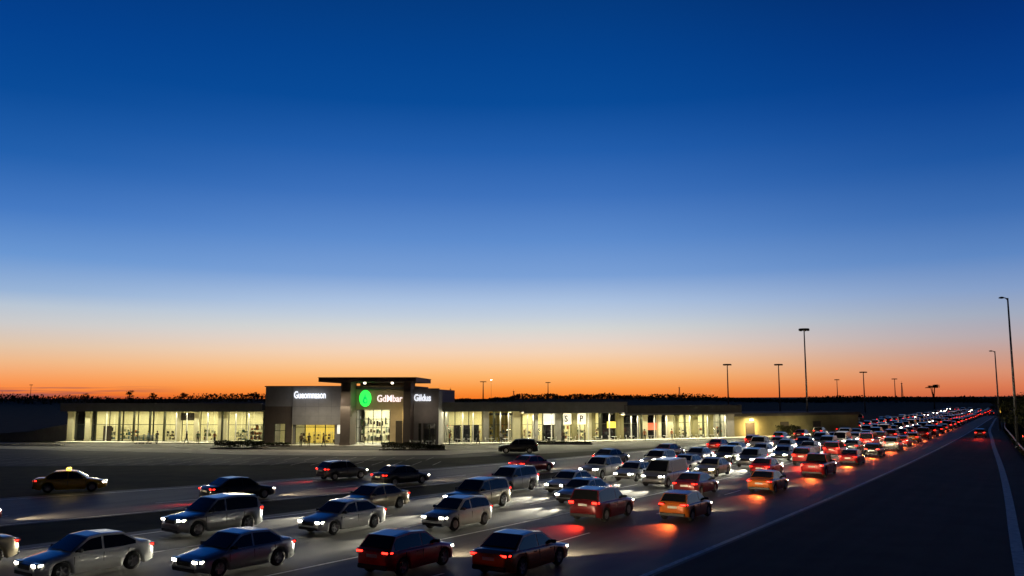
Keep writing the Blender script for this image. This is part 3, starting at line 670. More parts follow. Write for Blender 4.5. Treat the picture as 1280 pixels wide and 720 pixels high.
shop_row('shop_unit', U3, zz(845, 518), zz(845, 507), [(775.3, 779, 'olivepil'), (779, 801, 'dark'), (801, 809, 'pil'), (809, 822, 'dark:red'), (822, 826, 'pil'), (826, 834, 'dark'), (834, 841, 'pil'), (841, 845, 'cream'), (845, 848, 'olivepil'), (848, 865, 'cream'),
          (865, 872, 'olivepil'), (872, 886, 'cream'), (886, 891, 'olivepil'), (891, 908, 'cream'), (908, 917, 'taupe')], 'far shop unit with dark bays, pale pilasters and a small red sign', power=430, thin=True)
for F_, tab in ((LW, [(136, 0), (152, 1), (170, 1), (190, 1), (208, 1), (223, 0), (236, 0), (262, 0), (280, 1), (297, 0), (313, 0)]), (U1, [(556, 0), (577, 0), (590, 0), (616, 1), (624, 0), (634, 0)]),
               (U2, [(657, 0), (664, 0), (687, 0), (700.5, 1), (721, 0), (733, 0), (747, 1), (759, 0)]), (U3, [(786, 0), (794, 0), (799, 1), (815, 0), (830, 0), (853, 1), (859, 0), (876, 1), (881, 0), (897, 1), (903, 0)])):
    a_, rz_, L__, u_, z_ = F_; hz_ = {id(LW): zsL}.get(id(F_), None) or z_({id(U1): 600, id(U2): 710, id(U3): 845}[id(F_)], {id(U1): 514, id(U2): 516, id(U3): 518}[id(F_)])
    par = ROWS[id(F_)]
    for px, dk in tab:
        m = MB(); x = u_(px); w2 = .13 if dk else .07; m.box(x-w2, x+w2, -.75, -.75+2*w2, .1, hz_-.003); m.box(x-w2-.05, x+w2+.05, -.80, -.70+2*w2, .1, .2); m.build('post', M['mull'] if dk else M['white'], par)
# olive building beyond
OB = frame(918.5, 546.6, 1075, 541); a, rz, Ln, u, z = OB; ob = empty('warehouse', a, rz, label='plain olive rendered building at the far right end of the shops', cat='building')
zt = z(960, 520)
m = MB(); m.box(.02, Ln, .2, 16, 0, zt); m.build('wall', M['olive'], ob)
m = MB(); m.box(-.2, Ln+.3, -.15, 16.3, zt+.002, zt+.5); m.build('roof', M['roofing'], ob)
for i in range(3):
    x = 3+i*9; m = MB(); m.box(x, x+2.2, .12, .24, .02, 2.4); m.build('door', M['bronze'], ob)
m = MB(); m.box(4., 4.5, -.25, .19, zt-.7, zt-.5); m.build('wall_lamp', M['lampface'], ob)
area(BX(a, rz), 4.2, -1.5, zt-.6, 1.5, .4, 900, (1, .72, .3), R(18)); area(BX(a, rz), 14., -3, zt-.2, 8, .4, 260, (1, .8, .4), R(18))

# central block
CB = frame(330, 556.3, 548.5, 557); a, rz, Ln, u, z = CB; X = BX(a, rz)
cb = empty('store_building', a, rz, label='tall grey and brown entrance block with a flat canopy and glowing signs', cat='building')
zT = z(380, 483.5); zTr = z(530, 486.5); zC0, zC1 = z(465, 478), z(465, 472.3); zm = z(465, 482)
z531, z508, z512, z528 = z(390, 531), z(350, 508), z(465, 512), z(530, 529)
U = {k: u(k) for k in (330, 331, 343, 357, 365, 366, 369, 383, 419, 422, 431, 433, 443, 486, 493, 503, 508, 517, 523, 529, 545, 548)}
m = MB()   # hull
m.box(U[331], U[331]+.3, .3, 18, 0, zT-.01); m.box(U[548]-.3, U[548], .3, 18, 0, zTr-.01); m.box(U[331], U[548], 17.7, 18, 0, zTr-.02); m.box(U[433], U[433]+.25, 6.2, 18, 0, zm); m.box(U[508], U[508]+.25, 6.2, 18, 0, zm)
m.build('side_wall', M['stucco'], cb)
m = MB(); m.box(U[331]+.02, U[433]-.02, .32, 17.6, zT-.5, zT-.2); m.box(U[433], U[508], .32, 17.6, zm-.5, zm-.2); m.box(U[508]+.02, U[548]-.02, .32, 17.6, zTr-.5, zTr-.2); m.build('roof', M['roofing'], cb)
m = MB(); y0, y1 = 0., .3
m.box(U[331], U[343], y0, y1, 0, z508); m.box(U[343], U[357], y0, y1, z(350, 530), z508); m.box(U[343], U[357], y0, y1, 0, z(350, 553.5)); m.box(U[357], U[365], y0, y1, 0, z508); m.build('brown_wall', M['brownpanel'], cb)
m = MB(); m.box(U[331], U[366], y0-.06, y1, z508+.004, zT); m.box(U[366], U[431], y0-.35, y1-.004, z531, zT-.02)
for zz_ in (z(390, 520), z(390, 508)): m.box(U[366], U[431], y0-.36, y0-.352, zz_-.02, zz_+.02, 1)
for k in (1, 2, 3): xx = U[366]+(U[431]-U[366])*k/4; m.box(xx-.02, xx+.02, y0-.362, y0-.352, z531, zT-.04, 1)
m.box(U[331]-.05, U[431], y0-.42, y1+.1, zT-.018, zT+.12, 1); m.build('grey_wall', [M['stucco'], M['fascia']], cb)
m = MB(); m.box(U[419], U[431], y0, y1, 0, z531-.004); m.box(U[366], U[369], y0, y1, 0, z531-.004); m.build('pier', M['stucco'], cb)
def glaz(u0, u1, z0, z1, n, hs, y=.15, pm='glass'):
    m = MB()
    for i in range(n+1):
        x = min(max(u0+(u1-u0)*i/n, u0+.05), u1-.05); m.box(x-.05, x+.05, y-.05, y+.05, z0, z1)
    for h in hs: m.box(u0, u1, y-.04, y+.04, h-.04, h+.04)
    m.build('window_frame', M['mull'], cb); m = MB(); m.box(u0+.02, u1-.02, y-.006, y+.004, z0+.01, z1-.01); m.build('window_pane', M[pm], cb)
glaz(U[343], U[357], z(350, 553.5), z(350, 530), 1, [2.0]); glaz(U[369], U[419], .1, z531-.01, 4, [2.5, .25]); 
m = MB(); m.box(U[422], U[431]-.1, -.12, -.004, 1.6, 3.); m.build('lit_notice', M['board'], cb)
# tan recess and glass tower
m = MB(); m.box(U[443]-.02, U[508]+.02, .9, 1.15, z512, zm); m.box(U[486]+.002, U[493], .9, 1.15, 0, z512-.002); m.box(U[493], U[503], .9, 1.15, z(498, 526), z512-.002); m.box(U[503], U[508], .9, 1.15, 0, z512-.002); m.build('tan_wall', M['tan'], cb)
glaz(U[443], U[486], .1, z512-.01, 4, [2.4, 3.6, z512-.06], y=1.)
m = MB(); m.box(U[493]+.02, U[503]-.02, .98, 1.05, .1, z(498, 526)-.01); m.build('door', M['bronze'], cb)
for p0, p1 in ((431, 443), (508, 517)):
    m = MB(); m.box(U[p0], U[p1], -2.6, .88, 0, zC0-.004); m.box(U[p0]-.06, U[p1]+.06, -2.66, .0, 0, .5); m.build('pylon', M['brownpanel'], cb)
m = MB(); m.box(u(504), u(508)-.03, -.6, .3, 0, z512+.6); m.build('lit_column', M['tan'], cb)
m = MB(); m.box(u(406), u(525), -3.8, 9.5, zC0, zC1-.06); m.box(u(406)-.08, u(525)+.08, -3.88, 9.58, zC1-.06, zC1); m.build('canopy', M['wood'], cb)
m = MB(); m.box(U[443], U[508], 3., 3.3, zm-.2, zC0-.01); m.build('clerestory', M['tan'], cb)
# right part
m = MB(); m.box(U[517]+.01, U[548]+.02, -.06, .28, z528, zTr); m.box(U[517]+.01, U[523], 0, .28, 0, z528-.004); m.box(u(526.5), U[529], 0, .28, 0, z528-.004); m.box(U[545], U[548]+.02, 0, .28, 0, z528-.004)
m.box(U[517], U[548]+.07, -.12, .35, zTr, zTr+.12); m.build('grey_wall', M['stucco'], cb)
glaz(U[523], u(526.5), .1, z528-.01, 1, [2.4], pm='darkglass'); glaz(U[529], U[545], .1, z528-.01, 2, [2.4], pm='darkglass')
# interior
m = MB(); m.box(U[331]+.32, U[433]-.02, 6.0, 6.2, .1, zT-.52); m.box(U[443], U[508], 6., 6.2, .1, zm-.52); m.build('interior_wall', M['cream'], cb)
m = MB(); m.box(U[369]+.2, U[419]-.1, 4.2, 4.3, .1, z531-.1); m.build('yellow_display_wall', yel_wall, cb)
m = MB(); m.box(U[331]+.3, U[508], .3, 6, .01, .1); m.build('floor_slab', M['walk'], cb)
m = MB(); m.box(U[369], U[419], .35, 5.9, z531+.3, z531+.4); m.build('ceiling', M['cream'], cb)
area(X, (U[369]+U[419])/2, 2.4, z531+.1, 6.5, 2.2, 320, (1, .86, .42)); area(X, u(350), 2.5, 3.6, 1.5, 1.5, 130, WARM)
area(X, (U[443]+U[486])/2, 3.4, z512+.6, 3.8, 2., 900, (1, .96, .78)); area(X, (U[443]+U[486])/2, 3.0, 2.5, 3.4, .6, 80, (1, .96, .78))
area(X, u(475), -2.2, zC0-.3, 5, 1., 75, (1, .85, .55)); area(X, u(505), -2.0, 4.6, .4, .4, 60, (1, .75, .3), R(40))
area(X, u(400), -3.2, 6.2, 8, .4, 40, (1, .9, .8), R(55)); area(X, u(533), -2.6, 5.4, 2.5, .4, 22, (1, .8, .6), R(50))
area(X, u(440), -3.0, 5.5, 14, .5, 190, (1, .9, .66)); area(X, u(440), -5.0, zC0-.1, 12, .5, 1000, (1, .86, .6), R(-25))
for px in (459, 493):
    m = MB(); m.lathe([(.001, .0), (.16, 0), (.16, .22), (.001, .22)], c=(u(px), -2.0, zC0-.24), n=12); m.build('canopy_lamp', emit('canopy_lamp_lit', (1, .85, .6), 9.), cb)
text_mesh('sign_letters', 'Gueomnaaon', 1.4, M['sign'], cb, ((u(363)+u(412))/2, -.42, z(387, 494)), .05, sx=.60, bold=.012)
text_mesh('sign_letters', 'GdMbar', 1.35, M['signpink'], cb, ((u(465)+u(505))/2, .84, z(486, 498.5)), .05, sx=.80, bold=.01)
text_mesh('sign_letters', 'Gildus', 1.3, M['sign'], cb, ((u(514)+u(540))/2+.1, -.16, z(527, 497.5)), .05, sx=.72, bold=.02)
# the round green emblem
ex, ez = u(454.5), z(454.5, 498); rx_, rz_ = .84, 1.16
def disc(mb, cx, cz, a_, b_, y0, y1, n=36):
    v = [(cx+a_*math.cos(2*math.pi*k/n), y0, cz+b_*math.sin(2*math.pi*k/n)) for k in range(n)]+[(cx+a_*math.cos(2*math.pi*k/n), y1, cz+b_*math.sin(2*math.pi*k/n)) for k in range(n)]
    mb.add(v, [tuple(range(n)), tuple(range(n, 2*n))[::-1]]+[(k, (k+1) % n, n+(k+1) % n, n+k) for k in range(n)])
m = MB(); disc(m, ex, ez, rx_, rz_, .62, .86); em = m.build('emblem', M['green'], cb)
m = MB(); pts = [(0, .62), (.12, .3), (.30, -.05), (.38, -.4), (.27, -.66), (0, -.74), (-.27, -.66), (-.38, -.4), (-.30, -.05), (-.12, .3)]
n = len(pts); m.add([(ex+x*.95, y, ez+z_) for y in (.585, .615) for x, z_ in pts], [tuple(range(n)), tuple(range(n, 2*n))[::-1]]+[(k, (k+1) % n, n+(k+1) % n, n+k) for k in range(n)]); m.build('emblem_drop', M['greend'], em)
m = MB(); disc(m, ex+.06, ez-.34, .16, .2, .57, .583, 20); m.build('emblem_dot', M['green'], em)
l = bpy.data.lights.new('emblem_glow', 'POINT'); l.color = (.1, 1, .2); l.energy = 22; l.shadow_soft_size = .5; o = bpy.data.objects.new('emblem_light', l); col.objects.link(o); o.location = X @ Vector((ex, -.3, ez))
l = bpy.data.lights.new('letter_glow', 'AREA'); l.shape = 'RECTANGLE'; l.size = 4.5; l.size_y = .8; l.color = (.8, .88, 1); l.energy = 10; o = bpy.data.objects.new('letter_light', l); col.objects.link(o); o.matrix_world = X @ Matrix.Translation((u(387), -1.1, z(387, 494))) @ Matrix.Rotation(R(90), 4, 'X')

# pavement along the fronts, kerb
def frontline(pts, w_, z0, z1, name, m_, back=.3):
    P_ = [G(*q) for q in pts]; mb = MB()
    for p_, q_ in zip(P_, P_[1:]):
        d = (q_-p_).normalized(); n_ = Vector((d.y, -d.x, 0)); a_, b_, c_, e_ = p_-n_*back, q_-n_*back, q_+n_*w_, p_+n_*w_
        mb.add([(v_.x, v_.y, z_) for z_ in (z0, z1) for v_ in (a_, b_, c_, e_)], [(4, 5, 6, 7), (0, 1, 5, 4), (1, 2, 6, 5), (2, 3, 7, 6), (3, 0, 4, 7)])
    return struct(name, mb, m_)
frontline([(80, 552.6), (330, 553.6)], 2.6, 0, .13, 'pavement', M['walk']); frontline([(330.5, 556.5), (548, 557)], 2.8, 0, .125, 'pavement', M['walk'])
frontline([(549, 554.8), (651, 553.2), (775, 550.5), (918, 547), (965, 545.5)], 3., 0, .13, 'pavement', M['walk'])
frontline([(-200, 556.2), (-60, 556.2), (78, 556.6)], .5, 0, .15, 'kerb', M['apron'])

# ------------------------------------------------------------------ furniture of the fronts
def local(px, y_px): return G(px, y_px)
def place(o, px, ypx, rz, z=.13):
    p = G(px, ypx, z); o.location = (p.x, p.y, z); o.rotation_euler = (0, 0, rz); return o
rng = random.Random(3)
# people: one continuous skinned body per pose
def skin_person(pose):
    J = dict(pel=(0, 0, .95, .125), sp=(0, 0, 1.12, .12), ch=(0, 0, 1.34, .15), nk=(0, 0, 1.5, .055), hd=(0, -.01, 1.60, .085), tp=(0, 0, 1.72, .075))
    E_ = [('pel', 'sp'), ('sp', 'ch'), ('ch', 'nk'), ('nk', 'hd'), ('hd', 'tp')]
    st = {'stand': (0.03, -.02), 'walk': (.26, -.24), 'chat': (.08, -.04)}[pose]
    for s_, sx in (('l', -1), ('r', 1)):
        f_ = st[0] if sx < 0 else st[1]
        J['h'+s_] = (sx*.10, 0, .88, .095); J['k'+s_] = (sx*.11, -f_*.55-.03, .49, .062); J['a'+s_] = (sx*.11, -f_, .09, .042); J['t'+s_] = (sx*.12, -f_-.17, .04, .035)
        J['s'+s_] = (sx*.18, 0, 1.42, .06); 
        e = (sx*.24, .03+f_*.3, 1.14, .042); w_ = (sx*.25, -.05+f_*.7, .90, .03)
        if pose == 'chat' and sx > 0: e = (sx*.25, -.05, 1.15, .042); w_ = (sx*.16, -.28, 1.25, .03)
        J['e'+s_] = e; J['w'+s_] = w_; J['f'+s_] = (w_[0], w_[1]-.03, w_[2]-.14 if not (pose == 'chat' and sx > 0) else w_[2]+.1, .028)
        E_ += [('pel', 'h'+s_), ('h'+s_, 'k'+s_), ('k'+s_, 'a'+s_), ('a'+s_, 't'+s_), ('ch', 's'+s_), ('s'+s_, 'e'+s_), ('e'+s_, 'w'+s_), ('w'+s_, 'f'+s_)]
    ks = list(J); me = bpy.data.meshes.new('person'); me.from_pydata([J[k][:3] for k in ks], [(ks.index(a_), ks.index(b_)) for a_, b_ in E_], [])
    o = bpy.data.objects.new('person', me); col.objects.link(o); md = o.modifiers.new('s', 'SKIN'); sub = o.modifiers.new('u', 'SUBSURF'); sub.levels = sub.render_levels = 1
    if not me.skin_vertices: me.attributes  # skin layer is created with the modifier
    bm = bmesh.new(); bm.from_mesh(me); ly = bm.verts.layers.skin.verify(); bm.verts.ensure_lookup_table()
    for i, k in enumerate(ks): bm.verts[i][ly].radius = (J[k][3], J[k][3]*(.8 if k in ('ch', 'sp', 'pel') else 1)); bm.verts[i][ly].use_root = (i == 0)
    bm.to_mesh(me); bm.free(); bpy.context.view_layer.update()
    m2 = bpy.data.meshes.new_from_object(o.evaluated_get(bpy.context.evaluated_depsgraph_get())); bpy.data.objects.remove(o)
    m2.materials.clear()
    for k in ('skin', 'goods4', 'goods1'): m2.materials.append(M[k])
    for p_ in m2.polygons:
        c_ = p_.center; z_ = c_.z; hand = (abs(c_.x) > .17 and z_ < .92 and z_ > .7)
        p_.material_index = 0 if (z_ > 1.5 or hand) else (1 if z_ < .96 else 2); p_.use_smooth = True
    return m2
PM = {k: skin_person(k) for k in ('stand', 'walk', 'chat')}
hairmb = MB(); hairmb.lathe([(.001, .12), (.06, .10), (.095, .03), (.10, -.04), (.085, -.09)], c=(0, .015, 1.68), n=12)
hm = hairmb.build('hair', M['hair']); hme = hm.data; bpy.data.objects.remove(hm)
PP = [(185, 554.2, 'stand', 'goods1', 'teal coat', 'beside the dark door of the long arcade'), (196, 554.2, 'chat', 'goods4', 'dark coat', 'in the left arcade right of the teal trolleys'), (233, 555, 'walk', 'goods4', 'black jacket', 'under the small dark sign panel'),
      (247, 555, 'stand', 'goods6', 'green jacket', 'by the pilaster right of the dark sign panel'), (268, 555.2, 'walk', 'goods3', 'orange jacket', 'beside the left clipped hedge'), (376, 558.2, 'stand', 'goods2', 'brown coat', 'at the left end of the yellow window'),
      (386, 558.4, 'chat', 'goods4', 'dark coat', 'in the middle of the yellow window'), (404, 558.4, 'walk', 'goods2', 'brown jacket', 'at the right end of the yellow window'), (562, 556, 'stand', 'goods3', 'orange top', 'left of the dark shop doors'),
      (598, 555.5, 'walk', 'goods4', 'dark jacket', 'by the dark doors near the taupe pier'), (626, 555, 'chat', 'goods5', 'pale jacket', 'below the black awning'), (704, 553.6, 'walk', 'goods2', 'brown coat', 'under the light box lettered S'),
      (731, 553, 'stand', 'goods4', 'dark coat', 'under the light box lettered P'), (806, 551.3, 'stand', 'goods3', 'orange shirt', 'left of the red sign'), (840, 550.4, 'walk', 'goods3', 'rust coloured top', 'right of the red sign'),
      (897, 548.8, 'stand', 'goods4', 'black clothes', 'alone in the last bright shop bay')]
for px, yp, pose, cl, ct, wh in PP:
    o = bpy.data.objects.new('person', PM[pose]); col.objects.link(o); place(o, px, yp, R(rng.uniform(-160, 160))); h = bpy.data.objects.new('hair', hme); col.objects.link(h); h.parent = o
    o.material_slots[2].link = 'OBJECT'; o.material_slots[2].material = M[cl]
    tag(o, 'person in %s %s %s' % (ct, {'stand': 'standing', 'walk': 'walking', 'chat': 'arm raised'}[pose], wh), 'person', 'people outside the shops')
# racks of goods
def rack(w_, h_, mats, label, group, px, yp, rz, inner=0.):
    e = empty('display_rack', (0, 0, 0), label=label, cat='rack', group=group); m = MB()
    for x in (-w_/2, w_/2): m.tube([(x, 0, 0), (x, 0, h_)], .03, 6)
    for zz_ in [h_*k/3 for k in (0.3, 1.1, 1.9, 2.7)]: m.box(-w_/2, w_/2, -.25, .25, zz_-.02, zz_)
    m.build('frame', M['steel'], e)
    for i, mm in enumerate(mats):
        g_ = MB()
        for zz_ in [h_*k/3 for k in (0.3, 1.1, 1.9)]:
            x = -w_/2+.05+i*.11
            while x < w_/2-.2:
                ww = rng.uniform(.12, .3); hh = rng.uniform(.15, h_*.24)
                if rng.random() < .6: g_.cbox(x, x+ww, -.2, rng.uniform(.0, .2), zz_+.001, zz_+hh, .02)
                x += ww+rng.uniform(.12, .5)
        if g_.v: g_.build('goods', M[mm], e)
    p = G(px, yp, .1)
    e.location = (p.x, p.y, .1); e.rotation_euler = (0, 0, rz); return e
rz_l = LW[1]; rz_c = CB[1]
RK = [(132, 'left arcade beside the dark door'), (146, 'left arcade between door and first column'), (162, 'left arcade left of the trolleys'), (205, 'left arcade by the third column'), (256, 'left arcade past the sign panel'),
      (292, 'left arcade just right of the wide pilaster'), (302, 'left arcade behind the hedge'), (312, 'left arcade behind the hedge and orange goods'), (322, 'left arcade against the tall block')]
for i, (px, wh) in enumerate(RK):
    a_, rz, Ln, u_, z_ = LW; P_ = BX(a_, rz) @ Vector((u_(px), 2.6 if i % 2 else 1.6, .1)); r_ = rack(rng.uniform(1., 1.7), rng.uniform(1.7, 3.4 if px > 285 else 2.4), rng.sample(['goods1', 'goods2', 'goods3', 'goods4', 'goods5', 'goods6'], 3), 'shelf rack of mixed goods in the %s' % wh, 'racks of goods in the arcade', px, 550, rz); r_.location = P_
for i, (px, n_) in enumerate([(449, 'left'), (459, 'centre left'), (470, 'centre right'), (481, 'right')]):
    P_ = BX(a, CB[1]) @ Vector((u(px), 3.2, .1)); r_ = rack(1.25, 3.9+.4*(i % 2), ['goods4', 'goods6', 'goods5', 'goods2'], 'tall shelf rack at the %s of the bright entrance window' % n_, 'racks behind the entrance window', px, 550, CB[1]); r_.location = P_
for i, px in enumerate((376, 390, 403, 414)):
    P_ = BX(a, CB[1]) @ Vector((u(px), 2.6, .1)); r_ = rack(1.0, 1.7, ['goods2', 'goods4'], 'low brown rack, %s from the left behind the yellow window' % ['first', 'second', 'third', 'fourth'][i], 'racks behind the yellow window', px, 550, CB[1]); r_.location = P_
RB = [(557, U1, 'left end of the cream unit'), (566, U1, 'cream unit near the orange clad person'), (585, U1, 'cream unit between two dark doors'), (599, U1, 'right end of the cream bay'), (618, U1, 'left half of the yellow bay'), (634, U1, 'right half of the yellow bay'),
      (657, U2, 'bay above the black parked car'), (664, U2, 'bay next to the black parked car'), (676, U2, 'narrow yellow bay'), (705, U2, 'left of the bay lettered S'), (711, U2, 'right of the bay lettered S'), (725, U2, 'left of the bay lettered P'), (730, U2, 'right of the bay lettered P'), (748, U2, 'last yellow bay'),
      (843, U3, 'narrowest cream bay'), (853, U3, 'left of the wide far cream bay'), (861, U3, 'right of the wide far cream bay'), (876, U3, 'left of the next far bay'), (882, U3, 'right of the next far bay'), (903, U3, 'last bright bay')]
for i, (px, F_, wh) in enumerate(RB):
    a_, rz, Ln, u_, z_ = F_; P_ = BX(a_, rz) @ Vector((u_(px), .95 if i % 2 else 1.3, .1)); r_ = rack(rng.uniform(.7, 1.3), rng.uniform(1.5, 3.0), rng.sample(['goods1', 'goods2', 'goods3', 'goods4', 'goods5', 'goods6'], 4), 'rack of mixed goods at the %s' % wh, 'racks of goods in the right shops', px, 550, rz); r_.location = P_
# shopping trolleys
def trolley():
    e = empty('shopping_trolley', (0, 0, 0), cat='trolley', group='trolleys in the arcade'); m = MB()
    B0 = [(-.25, -.38, .42), (.25, -.38, .42), (.28, .42, .40), (-.28, .42, .40)]; T0 = [(-.30, -.46, .98), (.30, -.46, .98), (.30, .46, .88), (-.30, .46, .88)]
    for k in range(4):
        for i in range(7):
            t_ = i/6.; b_ = Vector(B0[k]).lerp(Vector(B0[(k+1) % 4]), t_); tt = Vector(T0[k]).lerp(Vector(T0[(k+1) % 4]), t_); m.tube([b_, tt], .008, 4)
        for t_ in (0, .33, .66, 1): m.tube([Vector(B0[k]).lerp(Vector(T0[k]), t_), Vector(B0[(k+1) % 4]).lerp(Vector(T0[(k+1) % 4]), t_)], .009, 4)
    m.build('basket', M['goods1'], e); m = MB()
    for s_ in (-.22, .22): m.tube([(s_, -.5, 1.02), (s_, -.42, .4), (s_, -.42, .16), (s_, .4, .16)], .016, 6)
    m.build('chassis', M['steel'], e); m = MB(); m.tube([(-.3, -.52, 1.03), (.3, -.52, 1.03)], .025, 8); m.build('handle', M['blackm'], e)
    for x in (-.22, .22):
        for y in (-.4, .38): m = MB(); m.lathe([(.001, -.02), (.07, -.02), (.07, .02), (.001, .02)], c=(x, 0, 0), axis='x', n=10); w_ = m.build('wheel', M['tyre'], e); w_.location = (0, y, .07)
    return e
tr = trolley(); TL = [(174, 'leftmost trolley'), (179, 'second trolley from the left'), (184, 'third trolley from the left'), (191, 'last trolley on the right')]
for i, (px, lb) in enumerate(TL):
    o = tr if i == 0 else copy_tree(tr); place(o, px, 554.8, R(90+i*7)); tag(o, lb+' in the teal row outside the arcade', 'trolley', 'trolleys in the arcade'); o.scale = (1.25, 1.25, 1.25)
# white cafe chairs and tables on the pavement
def chair():
    e = empty('cafe_chair', (0, 0, 0), cat='chair', group='white cafe chairs'); m = MB(); m.cbox(-.22, .22, -.22, .22, .43, .47, .015); m.build('seat', M['white'], e)
    m = MB(); m.tube([(-.2, .2, .46), (-.2, .27, .9), (.2, .27, .9), (.2, .2, .46)], .018, 6); m.box(-.18, .18, .245, .265, .62, .86); m.build('backrest', M['white'], e)
    for x in (-.19, .19):
        for y in (-.19, .19): m = MB(); m.tube([(x, y, .43), (x*1.15, y*1.15, 0)], .016, 6); m.build('leg', M['white'], e)
    return e
def table():
    e = empty('cafe_table', (0, 0, 0), cat='table', group='white cafe tables'); m = MB(); m.lathe([(.001, .75), (.42, .75), (.43, .735), (.42, .72), (.001, .72)], n=20); m.build('tabletop', M['white'], e)
    m = MB(); m.tube([(0, 0, .03), (0, 0, .72)], .035, 8); m.lathe([(.001, .04), (.25, .02), (.25, 0), (.001, 0)], n=16); m.build('pedestal', M['white'], e); return e
ch0, tb0 = chair(), table(); TS = [520, 536, 572, 588, 614, 632, 662, 688, 712, 745, 768, 790, 814, 832, 852, 872, 890]
WHERE = ['beside the tall block', 'under the dark windows of the tall block', 'before the dark double doors', 'by the last dark door', 'below the left end of the black awning', 'below the right end of the black awning', 'behind the black parked car',
         'below the blank light box', 'between the S and P light boxes', 'before the yellow wall bay', 'by the small yellow sign', 'before the wide dark bay', 'below the red sign', 'right of the red sign', 'before the first far cream bay', 'before the second far cream bay', 'before the last bright bay']
ci = 0
for i, px in enumerate(TS):
    yp = 558.4 if px < 548 else 556.2-(px-549)*.0195
    o = tb0 if i == 0 else copy_tree(tb0); place(o, px, yp, 0); tag(o, 'round white cafe table '+WHERE[i], 'table', 'white cafe tables')
    for s_, sd in ((-1, 'left'), (1, 'right')):
        o = ch0 if ci == 0 else copy_tree(ch0); ci += 1; place(o, px+s_*5.2, yp, R(90*s_*-1+rng.uniform(-20, 20))); tag(o, 'white chair at the %s of the table %s' % (sd, WHERE[i]), 'chair', 'white cafe chairs')

# hedges: leaf clumps in a box outline on a kerbed bed
def leaves(mb, n_, f_, size, rr_):
    for _ in range(n_):
        c_ = Vector(f_(rr_)); s_ = size*rr_.uniform(.6, 1.4); a_ = Vector((rr_.gauss(0, 1), rr_.gauss(0, 1), rr_.gauss(0, 1))).normalized(); b_ = a_.cross(Vector((rr_.random(), rr_.random(), 1))).normalized()
        mb.add([c_-a_*s_, c_-b_*s_*.6, c_+a_*s_, c_+b_*s_*.6], [(0, 1, 2, 3)], rr_.choice((0, 0, 1)))
def hedge(px0, px1, yp, hgt, dep, label, taper=0):
    a_, b_ = G(px0, yp), G(px1, yp); Ln = (b_-a_).length; e = empty('clipped_hedge', (a_+b_)/2, math.atan2((b_-a_).y, (b_-a_).x), label=label, cat='hedge'); rr_ = random.Random(px0)
    def f_(r):
        x = r.uniform(-.5, .5); k = 1-taper*max(0, x+.1)*1.6; k *= .86+.14*math.sin(x*19+px0)*math.sin(x*7.); z_ = hgt*k*r.random()**.5; return (x*Ln, r.uniform(-.5, .5)*dep, .1+z_)
    m = MB(); leaves(m, int(Ln*dep*260), f_, .10, rr_); m.build('foliage', [M['leaf'], M['leaf2']], e)
    m = MB(); m.box(-Ln/2-.2, Ln/2+.2, -dep/2-.3, dep/2+.3, .012, .14); m.build('kerbed_bed', M['brownpanel'], e)
hedge(268, 329, 560.5, 1.0, 1.6, 'long low dark hedge in front of the left arcade beside the tall block'); hedge(477, 556, 562.5, .95, 1.5, 'low dark hedge thinning to the right in front of the entrance doors', .5)
hedge(333, 362, 557.8, .45, .8, 'tiny planted bed below the small window of the tall block'); hedge(668, 738, 555.4, .35, 1.0, 'thin low planting strip right of the black parked car', .3); hedge(972, 1000, 546.2, 2.0, 2.2, 'rounded bush against the olive building')
# grey garden wall at the far left
a_, b_ = G(37, 551.5), G(84, 551.8); m = MB(BX(a_, math.atan2((b_-a_).y, (b_-a_).x))); Ln = (b_-a_).length
m.add([(x, y, z_) for x in (-9, 0, 3.5, Ln) for y in (0, .3) for z_ in (0, {-9: .9, 0: 1.5, 3.5: 2.2}.get(x, 2.6))], [(0, 1, 3, 2), (12, 14, 15, 13)]+[f for i in (0, 4, 8) for f in ((i, i+4, i+5, i+1), (i+1, i+5, i+7, i+3), (i+2, i+3, i+7, i+6))])
m.build('boundary_wall', M['stucco'], label='sloping grey boundary wall left of the shop arcade', cat='wall')

